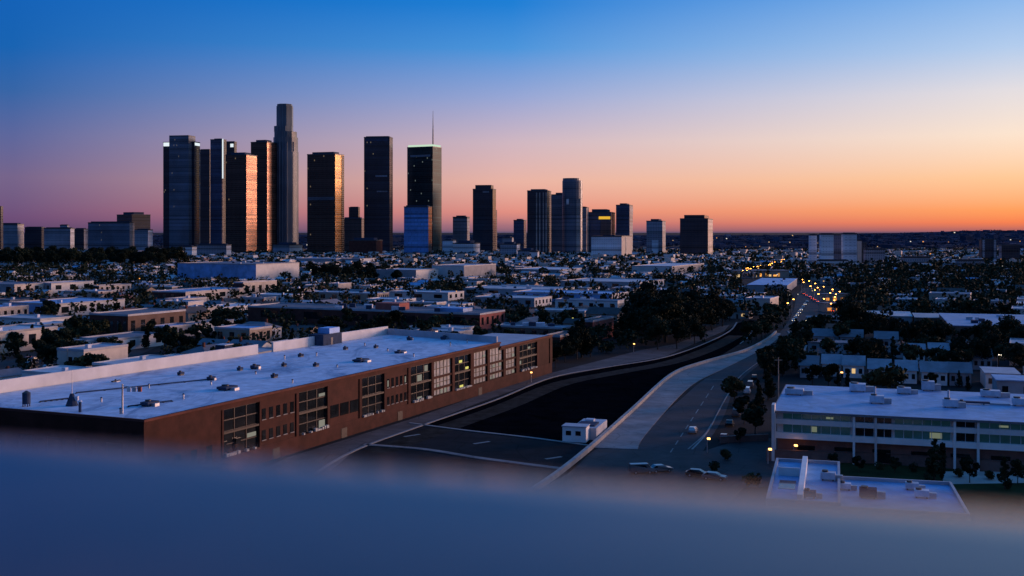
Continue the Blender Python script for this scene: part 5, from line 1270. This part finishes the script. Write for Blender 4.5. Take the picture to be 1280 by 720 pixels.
# power poles by the houses and a pole at the lot
for i,(px,py,h) in enumerate(((1092,424,9),(973,500,12),(880,400,9),(1022,470,9),(300,400,10),(84,470,9))):
    q=G(px,py); t=thing('utility_pole',f"wooden utility pole {['beside the far trees on the right','white-topped at the office corner','near the road bend','among the pale-roofed houses','behind the dark brick block','in the left car lot'][i]}",'pole',q)
    b=MB(); b.tube((q.x,q.y,0),(q.x,q.y,h),.16,.11); b.build('pole',M['tan'],t); b=MB(); b.box(q.x-1.1,q.x+1.1,q.y-.06,q.y+.06,h-.9,h-.75); b.build('crossarm',M['tan'],t)
for _ in (0,):
    pass
lit=thing('market_hall','low hall with orange-lit open front beyond the blue-roofed store','building',G(945,347)); p=G(945,347)
local_box(lit,'wall',M['tan'],-22,34,0,30,0,7); local_box(lit,'roof',M['rgrey'],-23,35,-.6,31,7,7.4)
uu=-20
for k in range(9):
    w_=random.uniform(1.5,4.5)
    local_box(lit,'lit_opening',[M['warmlit'],glow('amber_opening',(1,.4,.08),1.3),glow('dim_amber_opening',(1,.45,.12),.45)][k%3],uu,uu+w_,-.1,0,random.uniform(.4,1.5),random.uniform(2.6,5)); uu+=w_+random.uniform(.8,4)
for i,(px,py,lb) in enumerate(((1046,377,'added corner shop with glowing amber front on the orange-lit road'),(1050,390,'low added shop with glowing amber front below the corner shop'))):
    q=G(px,py); t=thing('shop',lb,'shop',q,.2); local_box(t,'wall',M['tan'],-9,9,0,9,0,5); local_box(t,'roof',M['rgrey'],-9.3,9.3,-.4,9.3,5,5.3)  # shop added to swell the amber glow along the road
    for k in range(3): local_box(t,'lit_front',glow('amber_front',(1,.36,.07),.8),-8+k*5.5,-5.4+k*5.3,-.1,0,.8,2.6)
# remove unused patterns
for o in [o for o in scene.objects if o.parent is None and 'used' in o.keys() and o['used']==0]:
    for c in list(o.children_recursive): bpy.data.objects.remove(c)
    bpy.data.objects.remove(o)
# ------------------------------------------------------------------ what the view does not show is left out; what stays gets its own label
bpy.context.view_layer.update()
from mathutils.bvhtree import BVHTree
vs=[];fs=[];own=[];cache={}
for o in scene.objects:
    if o.type!='MESH' or o.get('kind')=='stuff' or o.name.startswith(('coping','hills')): continue
    me=o.data; top=o
    while top.parent is not None: top=top.parent
    if me.name not in cache:
        v=np.empty(len(me.vertices)*3,dtype=np.float32); me.vertices.foreach_get('co',v); cache[me.name]=(v.reshape(-1,3),[tuple(q.vertices) for q in me.polygons])
    v,f=cache[me.name]; mw=np.array(o.matrix_world); n0=len(vs); vs.extend((v@mw[:3,:3].T+mw[:3,3]).tolist())
    fs.extend([tuple(i+n0 for i in q) for q in f]); own.extend([top.name]*len(f))
bvh=BVHTree.FromPolygons(vs,fs)
EYE=Vector((0,0,CZ))
def seen(o,n=16):
    for leaf in (list(o.children) or [o]):
        if leaf.type!='MESH': continue
        me=leaf.data; mw=leaf.matrix_world; k=len(me.polygons)
        for i in range(0,k,max(1,k//n)):
            w=mw @ me.polygons[i].center
            if w.y<1: continue
            x,y=PX(w)
            if not(0<=x<=1280 and 0<=y<=640): continue
            d=w-EYE; L_=d.length; d.normalize()
            loc,_,idx,_=bvh.ray_cast(EYE+d*2,d,L_-1.5)
            if loc is None or own[idx]==o.name: return True
    return False
gone=[o for o in HOUSES+TREES if not seen(o)]
gs=set(o.name for o in gone)
HOUSES=[o for o in HOUSES if o.name not in gs]; TREES=[o for o in TREES if o.name not in gs]
for o in gone:
    for c in list(o.children_recursive): bpy.data.objects.remove(c)
    bpy.data.objects.remove(o)
print('kept houses',len(HOUSES),'trees',len(TREES))
ANCH=[(205,'below the low grey blocks'),(265,'below the white-crowned tower'),(335,'below the copper-faced towers'),(380,'below the stepped tallest tower'),(452,'below the gold-edged tower'),(500,'below the plain dark tower'),(560,'below the spire tower'),(640,'below the notched tower'),(730,'below the round-topped tower'),(800,'below the white windowless block'),(905,'below the broad dark tower'),(1005,'by the curving road'),(1085,'below the white hospital'),(1185,'below the dark hillside'),(9999,'below the dark far-right tower')]
ORD='first second third fourth fifth sixth seventh eighth ninth tenth eleventh twelfth thirteenth fourteenth fifteenth sixteenth seventeenth eighteenth nineteenth twentieth'.split()
ORD+=['twenty-'+w for w in ORD[:9]]+['thirtieth']+['thirty-'+w for w in ORD[:9]]
def number(objs,kindword,grp):
    bins={}
    for o in objs:
        x,y=PX(o.location); a=next(t for lim,t in ANCH if x<lim); bd='far' if y<352 else ('middle' if y<385 else ('near' if y<450 else 'nearest'))
        bins.setdefault((kindword(o),bd,a),[]).append((x,o))
    for (kw,bd,a),l in bins.items():
        l.sort(key=lambda q:q[0])
        for i,(x,o) in enumerate(l):
            o['label']=(f'{ORD[min(i,len(ORD)-1)]} {kw} from left, {bd} rows {a}' if len(l)>1 else f'the only {kw} in the {bd} rows {a}')
            o['group']=grp
RN={'rgrey':'grey','rdark':'dark','rwhite':'white','memb2':'pale','rred':'red'}
number(HOUSES,lambda o:f"{defs[o['hk']][4]} {RN[defs[o['hk']][5]]}-roofed house",'houses of the low district')
TKN={'round':'round leafy tree','tall':'dark pointed tree','spread':'wide flat-crowned tree','slim':'slim cypress tree','palm':'palm tree','bush':'low bush','grand':'big dense tree'}
number(TREES,lambda o:TKN[o['tk']],'trees of the low district')
for o in scene.objects:
    for k in ('used','w','d','h','H','tk','hk'):
        if k in o.keys(): del o[k]
